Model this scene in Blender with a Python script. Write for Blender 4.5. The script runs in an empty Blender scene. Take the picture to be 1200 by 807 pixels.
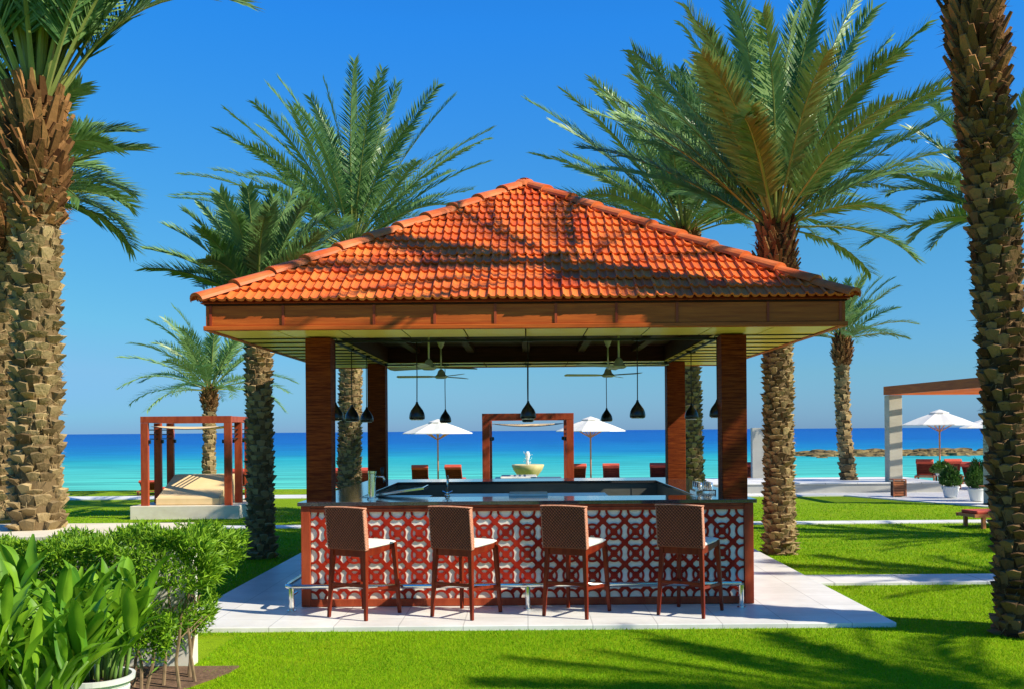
import bpy, math, random
import numpy as np
from mathutils import Vector, Matrix
R = math.radians
scene = bpy.context.scene
COL = scene.collection

# ------------------------------------------------------------------ camera
F = 1240.0; CX = 617.0; HY = 504.0; ROLL = 0.0079; EYE = 1.8
cam_d = bpy.data.cameras.new("camera"); cam = bpy.data.objects.new("camera", cam_d); COL.objects.link(cam)
cam.location = (0, 0, EYE)
cam.rotation_mode = 'QUATERNION'
cam.rotation_quaternion = (Matrix.Rotation(R(90), 3, 'X') @ Matrix.Rotation(-math.atan(ROLL), 3, 'Z')).to_quaternion()
cam_d.sensor_width = 36; cam_d.lens = F / 1200 * 36
cam_d.shift_x = -(CX - 600) / 1200; cam_d.shift_y = (HY - 403.5) / 1200
cam_d.clip_start = 0.1; cam_d.clip_end = 60000
scene.camera = cam

def P(x, y, Y):
    u = x - CX; v = HY - y
    up = u + v * ROLL; vp = v - u * ROLL
    return Vector((up * Y / F, Y, EYE + vp * Y / F))
def G(x, y, z=0.0):
    u = x - CX; v = HY - y
    vp = v - u * ROLL
    return P(x, y, (EYE - z) * F / (-vp))

# ------------------------------------------------------------------ light
SUN = Vector((1.0, -0.43, 0.90)).normalized()
world = bpy.data.worlds.new("World"); scene.world = world; world.use_nodes = True
nt = world.node_tree; nt.nodes.clear()
sky = nt.nodes.new('ShaderNodeTexSky'); sky.sky_type = 'NISHITA'; sky.sun_disc = False
sky.sun_elevation = math.asin(SUN.z); sky.sun_rotation = math.atan2(SUN.x, SUN.y)
sky.altitude = 0; sky.air_density = 1.0; sky.dust_density = 0.3; sky.ozone_density = 3.0
hs = nt.nodes.new('ShaderNodeHueSaturation'); hs.inputs['Saturation'].default_value = 1.0
hs.inputs['Value'].default_value = 1.0
bg = nt.nodes.new('ShaderNodeBackground'); bg.inputs['Strength'].default_value = 0.10
wo = nt.nodes.new('ShaderNodeOutputWorld')
# clear gulf air: deeper blue aloft, pale blue at the horizon instead of yellow (by elevation of the sky itself)
tg = nt.nodes.new('ShaderNodeTexCoord'); sx_ = nt.nodes.new('ShaderNodeSeparateXYZ'); nt.links.new(tg.outputs['Generated'], sx_.inputs[0])
rp = nt.nodes.new('ShaderNodeValToRGB'); nt.links.new(sx_.outputs['Z'], rp.inputs[0]); el = rp.color_ramp.elements
el[0].position = 0; el[0].color = (0.1625, 0.3062, 0.6250, 1); el[1].position = 1; el[1].color = (0.0875, 0.3750, 0.8125, 1)
for p_, c_ in ((0.05, (0.1750, 0.3500, 0.5250, 1)), (0.163, (0.1562, 0.4188, 0.5625, 1)), (0.357, (0.0813, 0.4938, 0.9125, 1)), (0.5, (0.0625, 0.4375, 0.8750, 1))):
    k_ = el.new(p_); k_.color = c_
mt_ = nt.nodes.new('ShaderNodeVectorMath'); mt_.operation = 'MULTIPLY'
sc_ = nt.nodes.new('ShaderNodeVectorMath'); sc_.operation = 'SCALE'; sc_.inputs['Scale'].default_value = 1.6
nt.links.new(sky.outputs[0], mt_.inputs[0]); nt.links.new(rp.outputs[0], mt_.inputs[1]); nt.links.new(mt_.outputs[0], sc_.inputs[0])
mn_ = nt.nodes.new('ShaderNodeVectorMath'); mn_.operation = 'MINIMUM'; mn_.inputs[1].default_value = (1.55, 3.6, 5.6)
nt.links.new(sc_.outputs[0], mn_.inputs[0]); nt.links.new(mn_.outputs[0], hs.inputs['Color']); nt.links.new(hs.outputs[0], bg.inputs[0]); nt.links.new(bg.outputs[0], wo.inputs[0])
sd = bpy.data.lights.new("sun", 'SUN'); so = bpy.data.objects.new("sun", sd); COL.objects.link(so)
sd.energy = 5.0; sd.angle = R(0.5); sd.color = (1.0, 0.90, 0.72)
so.location = (20, -20, 30); so.rotation_euler = (-SUN).to_track_quat('-Z', 'Y').to_euler()
scene.view_settings.view_transform = 'Standard'; scene.view_settings.look = 'None'
scene.view_settings.exposure = 0.58; scene.view_settings.gamma = 1.0
scene.view_settings.use_curve_mapping = False

# ------------------------------------------------------------------ materials
MATS = {}
def mat(name, col, rough=0.6, metal=0.0, spec=0.5, col2=None, scale=(4, 4, 4), bump=0.0, bscale=None, detail=5,
        mixlo=0.35, mixhi=0.65, attr=None, transl=0.0, coat=0.0, fac_rough=0.0):
    if name in MATS: return MATS[name]
    m = bpy.data.materials.new(name); m.use_nodes = True; MATS[name] = m
    t = m.node_tree; N = t.nodes; L = t.links; b = N['Principled BSDF']
    b.inputs['Base Color'].default_value = (*col, 1); b.inputs['Roughness'].default_value = rough
    b.inputs['Metallic'].default_value = metal; b.inputs['Specular IOR Level'].default_value = spec
    if coat: b.inputs['Coat Weight'].default_value = coat; b.inputs['Coat Roughness'].default_value = 0.12
    tc = N.new('ShaderNodeTexCoord')
    csock = None
    if col2 is not None:
        if attr:
            a = N.new('ShaderNodeAttribute'); a.attribute_name = attr; f = a.outputs['Fac']
        else:
            mp = N.new('ShaderNodeMapping'); mp.inputs['Scale'].default_value = scale
            L.new(tc.outputs['Object'], mp.inputs[0])
            n = N.new('ShaderNodeTexNoise'); n.inputs['Scale'].default_value = 1; n.inputs['Detail'].default_value = detail
            n.inputs['Roughness'].default_value = 0.65
            L.new(mp.outputs[0], n.inputs['Vector'])
            mr = N.new('ShaderNodeMapRange'); mr.inputs['From Min'].default_value = mixlo; mr.inputs['From Max'].default_value = mixhi
            L.new(n.outputs['Fac'], mr.inputs[0]); f = mr.outputs[0]
        mx = N.new('ShaderNodeMix'); mx.data_type = 'RGBA'
        mx.inputs['A'].default_value = (*col, 1); mx.inputs['B'].default_value = (*col2, 1)
        L.new(f, mx.inputs['Factor']); csock = mx.outputs['Result']
        L.new(csock, b.inputs['Base Color'])
    if bump:
        mp2 = N.new('ShaderNodeMapping'); mp2.inputs['Scale'].default_value = bscale or scale
        L.new(tc.outputs['Object'], mp2.inputs[0])
        n2 = N.new('ShaderNodeTexNoise'); n2.inputs['Scale'].default_value = 1; n2.inputs['Detail'].default_value = 4
        L.new(mp2.outputs[0], n2.inputs['Vector'])
        bp = N.new('ShaderNodeBump'); bp.inputs['Strength'].default_value = bump; bp.inputs['Distance'].default_value = 0.02
        L.new(n2.outputs['Fac'], bp.inputs['Height']); L.new(bp.outputs[0], b.inputs['Normal'])
    if transl:
        tr = N.new('ShaderNodeBsdfTranslucent'); ms = N.new('ShaderNodeMixShader'); ms.inputs[0].default_value = transl
        if csock: L.new(csock, tr.inputs[0])
        else: tr.inputs[0].default_value = (*col, 1)
        L.new(b.outputs[0], ms.inputs[1]); L.new(tr.outputs[0], ms.inputs[2])
        L.new(ms.outputs[0], N['Material Output'].inputs[0])
    return m

def add_tile_joints(m, sx, sy, wx, dark):
    """darken thin joint lines of paving slabs (real joints) in object XY"""
    t = m.node_tree; N = t.nodes; L = t.links; b = N['Principled BSDF']
    tc = N.new('ShaderNodeTexCoord'); br = N.new('ShaderNodeTexBrick')
    br.offset = 0.0
    br.inputs['Scale'].default_value = 1.0; br.inputs['Brick Width'].default_value = sx; br.inputs['Row Height'].default_value = sy
    br.inputs['Mortar Size'].default_value = wx
    br.inputs['Color1'].default_value = (1, 1, 1, 1); br.inputs['Color2'].default_value = (.93, .93, .93, 1); br.inputs['Mortar'].default_value = (dark, dark, dark, 1)
    L.new(tc.outputs['Object'], br.inputs['Vector'])
    mx = N.new('ShaderNodeMix'); mx.data_type = 'RGBA'; mx.blend_type = 'MULTIPLY'; mx.inputs['Factor'].default_value = 1
    src = b.inputs['Base Color'].links[0].from_socket
    L.new(src, mx.inputs['A']); L.new(br.outputs['Color'], mx.inputs['B']); L.new(mx.outputs['Result'], b.inputs['Base Color'])

M_wood = mat('red_wood', (.27, .040, .016), .42, col2=(.38, .075, .028), scale=(9, 9, 2.2), bump=.12, bscale=(60, 60, 6), spec=.15)
M_woodh = mat('fascia_wood', (.36, .068, .012), .5, spec=.15, col2=(.54, .125, .020), scale=(1.6, 1.6, 30), bump=.12, bscale=(4, 4, 90))
M_fret = mat('fretwork_wood', (.27, .012, .005), .5, spec=.12, col2=(.36, .028, .010), scale=(7, 7, 7), bump=.05)
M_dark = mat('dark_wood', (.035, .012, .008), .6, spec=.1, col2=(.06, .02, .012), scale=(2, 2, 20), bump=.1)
M_colm = mat('column_wood', (.085, .013, .005), .6, spec=.06, col2=(.23, .050, .010), scale=(5, 5, 75), bump=.3, bscale=(6, 6, 110), detail=3)
M_stool = mat('stool_wood', (.12, .012, .004), .4, spec=.2, col2=(.21, .028, .008), scale=(20, 20, 4))
M_wick = mat('wicker', (.085, .014, .006), .5, spec=.25, col2=(.58, .175, .080), attr='shade')
M_wickl = mat('wicker_braid', (.62, .29, .18), .45, col2=(.36, .13, .07), scale=(60, 60, 60))
M_cush = mat('white_cushion', (.78, .78, .74), .8, col2=(.72, .73, .70), scale=(8, 8, 8), bump=.1)
M_tile = mat('terracotta', (.56, .075, .016), .5, spec=.2, col2=(.80, .21, .040), attr='shade', bump=.15, bscale=(25, 25, 25))
M_cap = mat('terracotta_cap', (.54, .095, .018), .5, spec=.2, col2=(.62, .18, .055), scale=(3, 3, 3), bump=.1, bscale=(20, 20, 20))
M_soff = mat('soffit_panel', (.95, .72, .12), .35, .0, spec=.10, col2=(.97, .76, .16), scale=(2, 2, 2), bump=.02)
M_line = mat('black_metal', (.012, .012, .014), .4, .3)
M_granite = mat('black_granite', (.02, .02, .022), .07, col2=(.06, .06, .065), scale=(90, 90, 90), detail=3, coat=.6)
M_back = mat('panel_white', (.86, .83, .68), .55, col2=(.75, .74, .65), scale=(3, 3, 3))
M_inner = mat('inner_panel', (.10, .105, .095), .35, .3, col2=(.14, .145, .13), scale=(2, 2, 6))
M_chrome = mat('chrome', (.72, .72, .70), .12, 1.0)
M_steel = mat('brushed_steel', (.55, .56, .57), .3, 1.0, col2=(.48, .49, .5), scale=(3, 60, 3))
M_lampb = mat('lamp_black', (.014, .016, .020), .32, .4, coat=.3)
M_lampin = mat('lamp_inner', (.72, .72, .70), .5)
M_fan = mat('fan_cream', (.62, .62, .42), .4, .2)
M_pave = mat('white_paving', (.66, .655, .63), .42, col2=(.80, .80, .78), scale=(1.9, 1.9, 1.9), bump=.04, bscale=(30, 30, 30))
add_tile_joints(M_pave, .6, .6, .006, .66)
M_path = mat('path_slab', (.66, .66, .65), .6, col2=(.74, .74, .73), scale=(1.3, 1.3, 1.3), bump=.05)
add_tile_joints(M_path, .9, 3.0, .012, .6)
M_stone = mat('pale_stone', (.62, .55, .42), .75, col2=(.72, .66, .53), scale=(2.5, 2.5, 5), bump=.1)
M_bowl = mat('bowl_stone', (.50, .42, .20), .7, col2=(.62, .54, .30), scale=(4, 4, 4))
M_pillar = mat('pillar_stone', (.42, .39, .31), .8, col2=(.50, .47, .38), scale=(2.5, 2.5, 5), bump=.1)
M_grey = mat('grey_render', (.36, .36, .34), .8, col2=(.43, .43, .40), scale=(2, 2, 2), bump=.08)
M_wallw = mat('white_render', (.74, .72, .66), .85, col2=(.66, .63, .56), scale=(3, 3, 3), bump=.12)
M_soil = mat('soil', (.10, .055, .030), .95, col2=(.17, .10, .06), scale=(14, 14, 14), bump=.8, bscale=(30, 30, 30))
M_pot = mat('white_pot', (.70, .72, .72), .45, col2=(.64, .66, .66), scale=(5, 5, 5))
M_bed = mat('beige_cloth', (.70, .50, .25), .85, col2=(.76, .56, .30), scale=(3, 3, 3), bump=.1)
M_canv = mat('white_canvas', (.82, .80, .76), .85, col2=(.78, .76, .72), scale=(2, 2, 2), transl=.2)
M_red = mat('red_cushion', (.42, .050, .030), .8, col2=(.52, .085, .045), scale=(6, 6, 6), bump=.1)
M_backs = mat('maroon_wood', (.085, .012, .008), .5, spec=.2, col2=(.14, .022, .012), scale=(6, 6, 6))
M_teak = mat('teak', (.30, .085, .030), .5, col2=(.42, .15, .055), scale=(6, 6, 6))
M_pole = mat('pole_wood', (.40, .17, .075), .5, col2=(.50, .24, .12), scale=(10, 10, 3))
M_rock = mat('rock', (.035, .028, .02), .9, spec=.1, col2=(.30, .22, .09), scale=(.8, .8, 1.4), bump=.8, bscale=(1, 1, 1))
M_water = mat('fountain_water', (.85, .9, .92), .3, col2=(.95, .97, .98), scale=(20, 20, 20), transl=.3)
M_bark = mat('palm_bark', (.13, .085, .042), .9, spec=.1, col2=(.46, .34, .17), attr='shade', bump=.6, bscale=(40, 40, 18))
M_bark2 = mat('palm_bark_dark', (.06, .032, .014), .9, spec=.1, col2=(.30, .185, .085), attr='shade', bump=.6, bscale=(40, 40, 18))  # naturally darker bark, also standing in for crown shade on the right trunk
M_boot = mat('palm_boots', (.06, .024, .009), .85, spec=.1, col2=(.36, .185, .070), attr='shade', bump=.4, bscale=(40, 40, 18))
M_frond = mat('palm_leaf', (.055, .160, .045), .42, col2=(.24, .39, .125), attr='shade', transl=.22)
M_rachis = mat('palm_rachis', (.26, .30, .08), .5, col2=(.20, .24, .06), scale=(3, 3, 3))
M_hedge = mat('hedge_leaf', (.055, .17, .006), .5, spec=.3, col2=(.30, .50, .025), attr='shade', transl=.25)
M_canna = mat('canna_leaf', (.065, .21, .010), .45, spec=.3, col2=(.26, .47, .025), attr='shade', transl=.3)
M_canst = mat('canna_stem', (.12, .24, .04), .5, col2=(.18, .30, .06), scale=(10, 10, 10))
M_twig = mat('twig', (.17, .11, .06), .85, col2=(.26, .18, .10), scale=(20, 20, 20))
M_potpl = mat('shrub_leaf', (.030, .10, .015), .5, col2=(.12, .26, .030), attr='shade', transl=.2)
M_blade = mat('grass_blade', (.11, .31, .003), .6, spec=.1, col2=(.33, .54, .006), attr='shade', transl=.3)

def lawn_material():
    m = bpy.data.materials.new('lawn'); m.use_nodes = True
    t = m.node_tree; N = t.nodes; L = t.links; b = N['Principled BSDF']
    b.inputs['Roughness'].default_value = .9; b.inputs['Specular IOR Level'].default_value = .1
    tc = N.new('ShaderNodeTexCoord')
    def noise(s, d=4):
        n = N.new('ShaderNodeTexNoise'); n.inputs['Scale'].default_value = s; n.inputs['Detail'].default_value = d
        L.new(tc.outputs['Object'], n.inputs['Vector']); return n.outputs['Fac']
    def mix(f, a, c, lo, hi):
        mr = N.new('ShaderNodeMapRange'); mr.inputs['From Min'].default_value = lo; mr.inputs['From Max'].default_value = hi
        L.new(f, mr.inputs[0])
        x = N.new('ShaderNodeMix'); x.data_type = 'RGBA'
        if isinstance(a, tuple): x.inputs['A'].default_value = (*a, 1)
        else: L.new(a, x.inputs['A'])
        x.inputs['B'].default_value = (*c, 1); L.new(mr.outputs[0], x.inputs['Factor']); return x.outputs['Result']
    c = mix(noise(60, 6), (.15, .27, .003), (.27, .42, .004), .3, .7)
    c2 = mix(noise(.9, 5), c, (.30, .38, .006), .52, .80)
    c3 = mix(noise(7, 5), c2, (.11, .20, .004), .58, .78)
    L.new(c3, b.inputs['Base Color'])
    bp = N.new('ShaderNodeBump'); bp.inputs['Strength'].default_value = .9; bp.inputs['Distance'].default_value = .03
    L.new(noise(90, 3), bp.inputs['Height']); L.new(bp.outputs[0], b.inputs['Normal'])
    return m
M_lawn = lawn_material()

def sea_material():
    m = bpy.data.materials.new('sea'); m.use_nodes = True
    t = m.node_tree; N = t.nodes; L = t.links; b = N['Principled BSDF']
    b.inputs['Roughness'].default_value = .4; b.inputs['Specular IOR Level'].default_value = .12
    tc = N.new('ShaderNodeTexCoord'); sp = N.new('ShaderNodeSeparateXYZ'); L.new(tc.outputs['Object'], sp.inputs[0])
    # depth of water grows with distance from the shore; a wavy bank line
    n0 = N.new('ShaderNodeTexNoise'); n0.inputs['Scale'].default_value = .012; n0.inputs['Detail'].default_value = 3
    L.new(tc.outputs['Object'], n0.inputs['Vector'])
    lg = N.new('ShaderNodeMath'); lg.operation = 'LOGARITHM'; lg.inputs[1].default_value = 10; L.new(sp.outputs['Y'], lg.inputs[0])
    ad = N.new('ShaderNodeMath'); ad.operation = 'MULTIPLY_ADD'; ad.inputs[1].default_value = .22; L.new(n0.outputs['Fac'], ad.inputs[0]); L.new(lg.outputs[0], ad.inputs[2])
    mr = N.new('ShaderNodeMapRange'); mr.inputs['From Min'].default_value = 1.9; mr.inputs['From Max'].default_value = 3.6
    L.new(ad.outputs[0], mr.inputs[0])
    cr = N.new('ShaderNodeValToRGB'); L.new(mr.outputs[0], cr.inputs[0]); e = cr.color_ramp.elements
    e[0].position = 0; e[0].color = (.13, .62, .42, 1); e[1].position = 1; e[1].color = (.003, .075, .33, 1)
    for p, c in ((.14, (.085, .52, .40)), (.27, (.020, .36, .39)), (.36, (.006, .19, .40)), (.52, (.003, .105, .37))):
        k = e.new(p); k.color = (*c, 1)
    mp = N.new('ShaderNodeMapping'); mp.inputs['Scale'].default_value = (.055, .60, 1); L.new(tc.outputs['Object'], mp.inputs[0])
    n = N.new('ShaderNodeTexNoise'); n.inputs['Scale'].default_value = 1; n.inputs['Detail'].default_value = 6; L.new(mp.outputs[0], n.inputs['Vector'])
    mr2 = N.new('ShaderNodeMapRange'); mr2.inputs['From Min'].default_value = .3; mr2.inputs['From Max'].default_value = .7
    mr2.inputs['To Min'].default_value = .50; mr2.inputs['To Max'].default_value = 1.40; L.new(n.outputs['Fac'], mr2.inputs[0])
    mx = N.new('ShaderNodeMix'); mx.data_type = 'RGBA'; mx.blend_type = 'MULTIPLY'; mx.inputs['Factor'].default_value = 1
    L.new(cr.outputs[0], mx.inputs['A']); L.new(mr2.outputs[0], mx.inputs['B']); L.new(mx.outputs['Result'], b.inputs['Base Color'])
    bp = N.new('ShaderNodeBump'); bp.inputs['Strength'].default_value = .8; bp.inputs['Distance'].default_value = .5
    L.new(n.outputs['Fac'], bp.inputs['Height']); L.new(bp.outputs[0], b.inputs['Normal'])
    return m
M_sea = sea_material()

# ------------------------------------------------------------------ mesh builder
ORG = {}
class MB:
    def __init__(s): s.v = []; s.f = []; s.a = []
    def _add(s, vs, fs, a=None):
        o = len(s.v); s.v += [tuple(v) for v in vs]; s.f += [tuple(i + o for i in f) for f in fs]
        s.a += [0.5 if a is None else a] * len(vs)
    def box(s, x0, x1, y0, y1, z0, z1, M=None, a=None):
        vs = [Vector(p) for p in ((x0, y0, z0), (x1, y0, z0), (x1, y1, z0), (x0, y1, z0), (x0, y0, z1), (x1, y0, z1), (x1, y1, z1), (x0, y1, z1))]
        if M: vs = [M @ v for v in vs]
        s._add(vs, [(0, 3, 2, 1), (4, 5, 6, 7), (0, 1, 5, 4), (1, 2, 6, 5), (2, 3, 7, 6), (3, 0, 4, 7)], a); return s
    def bar(s, p0, p1, w0, h0, w1=None, h1=None, up=(0, 0, 1), a=None):
        p0 = Vector(p0); p1 = Vector(p1); w1 = w1 or w0; h1 = h1 or h0
        d = (p1 - p0).normalized(); up = Vector(up)
        if abs(d.dot(up)) > .95: up = Vector((0, 1, 0))
        x = d.cross(up).normalized(); y = x.cross(d)
        vs = []
        for p, w, h in ((p0, w0, h0), (p1, w1, h1)):
            for sx, sy in ((-1, -1), (1, -1), (1, 1), (-1, 1)): vs.append(p + x * (sx * w / 2) + y * (sy * h / 2))
        s._add(vs, [(3, 2, 1, 0), (4, 5, 6, 7), (0, 1, 5, 4), (1, 2, 6, 5), (2, 3, 7, 6), (3, 0, 4, 7)], a); return s
    def tube(s, pts, rs, n=10, a=None, cap=True):
        pts = [Vector(p) for p in pts]
        if not isinstance(rs, (list, tuple)): rs = [rs] * len(pts)
        vs = []; fs = []
        ref = None
        for i, p in enumerate(pts):
            d = (pts[min(i + 1, len(pts) - 1)] - pts[max(i - 1, 0)]).normalized()
            if ref is None: ref = Vector((0, 0, 1)) if abs(d.z) < .9 else Vector((0, 1, 0))
            x = d.cross(ref).normalized(); y = x.cross(d); ref = y.copy()
            for k in range(n):
                t = 2 * math.pi * k / n; vs.append(p + (x * math.cos(t) + y * math.sin(t)) * rs[i])
        for i in range(len(pts) - 1):
            for k in range(n):
                k2 = (k + 1) % n; fs.append((i * n + k, i * n + k2, (i + 1) * n + k2, (i + 1) * n + k))
        if cap:
            fs.append(tuple(range(n - 1, -1, -1))); fs.append(tuple((len(pts) - 1) * n + k for k in range(n)))
        s._add(vs, fs, a); return s
    def lathe(s, prof, c=(0, 0, 0), n=24, a=None, sx=1, sy=1):
        vs = []; fs = []
        for r, z in prof:
            for k in range(n):
                t = 2 * math.pi * k / n; vs.append((c[0] + r * math.cos(t) * sx, c[1] + r * math.sin(t) * sy, c[2] + z))
        for i in range(len(prof) - 1):
            for k in range(n):
                k2 = (k + 1) % n; fs.append((i * n + k, i * n + k2, (i + 1) * n + k2, (i + 1) * n + k))
        s._add(vs, fs, a); return s
    def prism(s, poly, y0, y1, axis='y', a=None):
        n = len(poly)
        if axis == 'y': vs = [(p[0], y0, p[1]) for p in poly] + [(p[0], y1, p[1]) for p in poly]
        elif axis == 'x': vs = [(y0, p[0], p[1]) for p in poly] + [(y1, p[0], p[1]) for p in poly]
        else: vs = [(p[0], p[1], y0) for p in poly] + [(p[0], p[1], y1) for p in poly]
        fs = [tuple(range(n)), tuple(range(2 * n - 1, n - 1, -1))]
        for i in range(n): fs.append((i, i + n, (i + 1) % n + n, (i + 1) % n))
        s._add(vs, fs, a); return s
    def ring(s, cx, cz, ro, ri, y0, y1, a0=0, a1=360, n=28):
        k = max(4, int(n * (a1 - a0) / 360)); full = (a1 - a0) >= 360
        vs = []
        for i in range(k + (0 if full else 1)):
            t = R(a0 + (a1 - a0) * i / k); c, q = math.cos(t), math.sin(t)
            vs += [(cx + ro * c, y0, cz + ro * q), (cx + ri * c, y0, cz + ri * q), (cx + ro * c, y1, cz + ro * q), (cx + ri * c, y1, cz + ri * q)]
        m = len(vs) // 4; fs = []
        for i in range(k):
            A = 4 * i; B = 4 * ((i + 1) % m)
            fs += [(A, A + 1, B + 1, B), (A + 2, B + 2, B + 3, A + 3), (A, B, B + 2, A + 2), (A + 1, A + 3, B + 3, B + 1)]
        s._add(vs, fs); return s
    def raw(s, vs, fs, at):
        o = len(s.v); s.v += vs; s.f += [tuple(i + o for i in f) for f in fs]; s.a += at
    def build(s, name, m, parent=None, smooth=False, bevel=0.0, org=None, attr=False):
        og = Vector((0, 0, 0))
        if parent is not None: og = ORG[parent.name]
        elif org is not None: og = Vector(org)
        me = bpy.data.meshes.new(name)
        me.from_pydata([(v[0] - og.x, v[1] - og.y, v[2] - og.z) for v in s.v], [], s.f); me.update()
        if attr:
            at = me.attributes.new('shade', 'FLOAT', 'POINT'); at.data.foreach_set('value', np.array(s.a, dtype=np.float32))
        if smooth: me.polygons.foreach_set('use_smooth', [True] * len(me.polygons))
        me.materials.append(m)
        o = bpy.data.objects.new(name, me); COL.objects.link(o)
        if parent is not None: o.parent = parent
        else: o.location = og
        ORG[o.name] = og
        if bevel:
            b = o.modifiers.new('bevel', 'BEVEL'); b.width = bevel; b.segments = 2; b.limit_method = 'ANGLE'; b.angle_limit = R(40)
        return o
def tag(o, label=None, cat=None, group=None, kind=None):
    if label: o['label'] = label
    if cat: o['category'] = cat
    if group: o['group'] = group
    if kind: o['kind'] = kind
    return o
def thing(name, label, cat, loc=(0, 0, 0), group=None):
    o = bpy.data.objects.new(name, None); COL.objects.link(o); o.location = loc; o.empty_display_size = .2
    ORG[o.name] = Vector(loc); return tag(o, label, cat, group)
def dup(root, loc, rz=0.0, label=None, scale=None):
    c = root.copy(); COL.objects.link(c); c.location = loc; c.rotation_euler = (0, 0, rz)
    if scale: c.scale = (scale,) * 3
    if label: c['label'] = label
    for ch in root.children:
        d = ch.copy(); COL.objects.link(d); d.parent = c
        for g in ch.children:
            e = g.copy(); COL.objects.link(e); e.parent = d
    return c
def Rz(a): return Matrix.Rotation(a, 4, 'Z')

# ------------------------------------------------------------------ setting: lawn, paving, sea
LZ = -0.045
def lawn():
    mb = MB()
    xs = [-90, -30, -14, -8, -4, 0, 4, 8, 14, 30, 90]; ys = [-30, 0, 6, 10, 14, 20, 26, 32, 34.6]
    n = len(ys)
    vs = [(x, y, LZ) for x in xs for y in ys] ; fs = []
    for i in range(len(xs) - 1):
        for j in range(n - 1): fs.append((i * n + j, (i + 1) * n + j, (i + 1) * n + j + 1, i * n + j + 1))
    b = len(vs); vs += [(x, 37, -4) for x in xs]
    for i in range(len(xs) - 1): fs.append((i * n + n - 1, (i + 1) * n + n - 1, b + i + 1, b + i))
    mb.raw(vs, fs, [.5] * len(vs)); return tag(mb.build('lawn', M_lawn), kind='structure')
lawn()
mb = MB(); mb.raw([(-30000, 36, -3), (30000, 36, -3), (30000, 40000, -3), (-30000, 40000, -3)], [(0, 1, 2, 3)], [.5] * 4)
tag(mb.build('sea', M_sea), kind='structure')
PV = (-3.4, 3.41, 9.79, 17.05)
tag(MB().box(PV[0], PV[1], PV[2], PV[3], -.3, 0).build('pavement', M_pave, bevel=.008), kind='structure')
tag(MB().box(3.412, 14, 12.42, 13.1, -.3, -.012).build('path', M_path, bevel=.006), kind='structure')
tag(MB().box(-6.0, 14, 20.35, 20.85, -.3, -.020).build('path', M_path, bevel=.006), kind='structure')
tag(MB().box(-30, 2.0, 29.6, 31.0, -.3, -.020).build('path', M_path, bevel=.006), kind='structure')
tag(MB().prism([(2.004, 28.7), (8.6, 28.7), (10.5, 24.3), (16, 21.2), (24, 20.9), (24, 36), (2.004, 36)], -.3, -.016, 'z').build('terrace', M_path), kind='structure')
_r = random.Random(4); _pts = [(-8.5, 8.34), (-8.5, 6.9)] + [(-8.0 + .28 * k, 7.0 + _r.uniform(-.05, .05) + .1 * max(0, k - 15)) for k in range(20)] + [(-2.48, 7.62), (-2.40, 7.85), (-2.30, 8.1), (-2.28, 8.34)]
tag(MB().prism(_pts, -.2, LZ + .012, 'z').build('planting_bed', M_soil), kind='structure')

# rocks offshore
def rocks():
    random.seed(5); rng = np.random.RandomState(3); mb = MB()
    for k in range(700):
        u = rng.rand(); x = 47 + 75 * u; y = 186 + rng.randn() * 5 + (u * 6)
        r = .3 + .95 * rng.rand() ** 2; zz = -3.1 + .9 * rng.rand() * min(1, u * 9 + .25) * math.exp(-((y - 188) / 7) ** 2)
        vs = []; fs = []; n = 7
        for i, (rr, h) in enumerate(((1, -.6), (1.05, 0), (.75, .45), (.2, .62))):
            for j in range(n):
                t = 2 * math.pi * j / n; q = r * rr * (0.75 + .5 * rng.rand())
                vs.append((x + q * 1.8 * math.cos(t), y + q * math.sin(t), zz + h * r * .8))
        for i in range(3):
            for j in range(n): fs.append((i * n + j, i * n + (j + 1) % n, (i + 1) * n + (j + 1) % n, (i + 1) * n + j))
        fs.append(tuple(3 * n + j for j in range(n))); mb._add(vs, fs)
    return tag(mb.build('rocky_shoal', M_rock), kind='structure')
rocks()

# ------------------------------------------------------------------ pavilion
CY = 13.42; EH = 3.115; HE = 2.79; FT = 3.03; TE = 3.065; APEX = 4.91
pav = thing('bar_pavilion', 'open pavilion with hipped orange terracotta tile roof on four dark wood columns', 'pavilion', (0, CY, 0))
for sx in (-1, 1):
    for yy in (11.24, 15.55):
        MB().box(sx * 2.185 - .132, sx * 2.185 + .132, yy - .132, yy + .132, 0, HE - .003).build('column', M_colm, pav, bevel=.008)
# fascia boards on the four sides
fb = MB(); tr = MB()
y0 = CY - EH; y1 = CY + EH
for (a, b, c, d) in ((-EH, EH, y0, y0 + .035), (-EH, EH, y1 - .035, y1), (-EH, -EH + .035, y0 + .037, y1 - .037), (EH - .035, EH, y0 + .037, y1 - .037)):
    fb.box(a, b, c, d, HE + .045, FT)
for (a, b, c, d) in ((-EH - .02, EH + .02, y0 - .02, y0 + .04), (-EH - .02, EH + .02, y1 - .04, y1 + .02), (-EH - .02, -EH + .04, y0 + .042, y1 - .042), (EH - .04, EH + .02, y0 + .042, y1 - .042)):
    tr.box(a, b, c, d, HE - .002, HE + .043)
fas = fb.build('fascia', M_woodh, pav, bevel=.004)
tr.build('fascia_trim', M_woodh, fas, bevel=.006)
for x in (-EH + .05, -2.36, -1.475, -.885, -.295, .295, .885, 1.475, 2.36, EH - .05):
    MB().box(x - .012, x + .012, y0 - .012, y0 - .002, HE + .046, FT).build('seam_strip', M_wood, fas)
for x in np.linspace(-2.7, 2.7, 7):
    for s_ in (-1, 1):
        xa, xb = sorted((s_ * (EH + .002), s_ * (EH + .012))); MB().box(xa, xb, CY + x - .012, CY + x + .012, HE + .046, FT).build('seam_strip', M_wood, fas)
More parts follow.
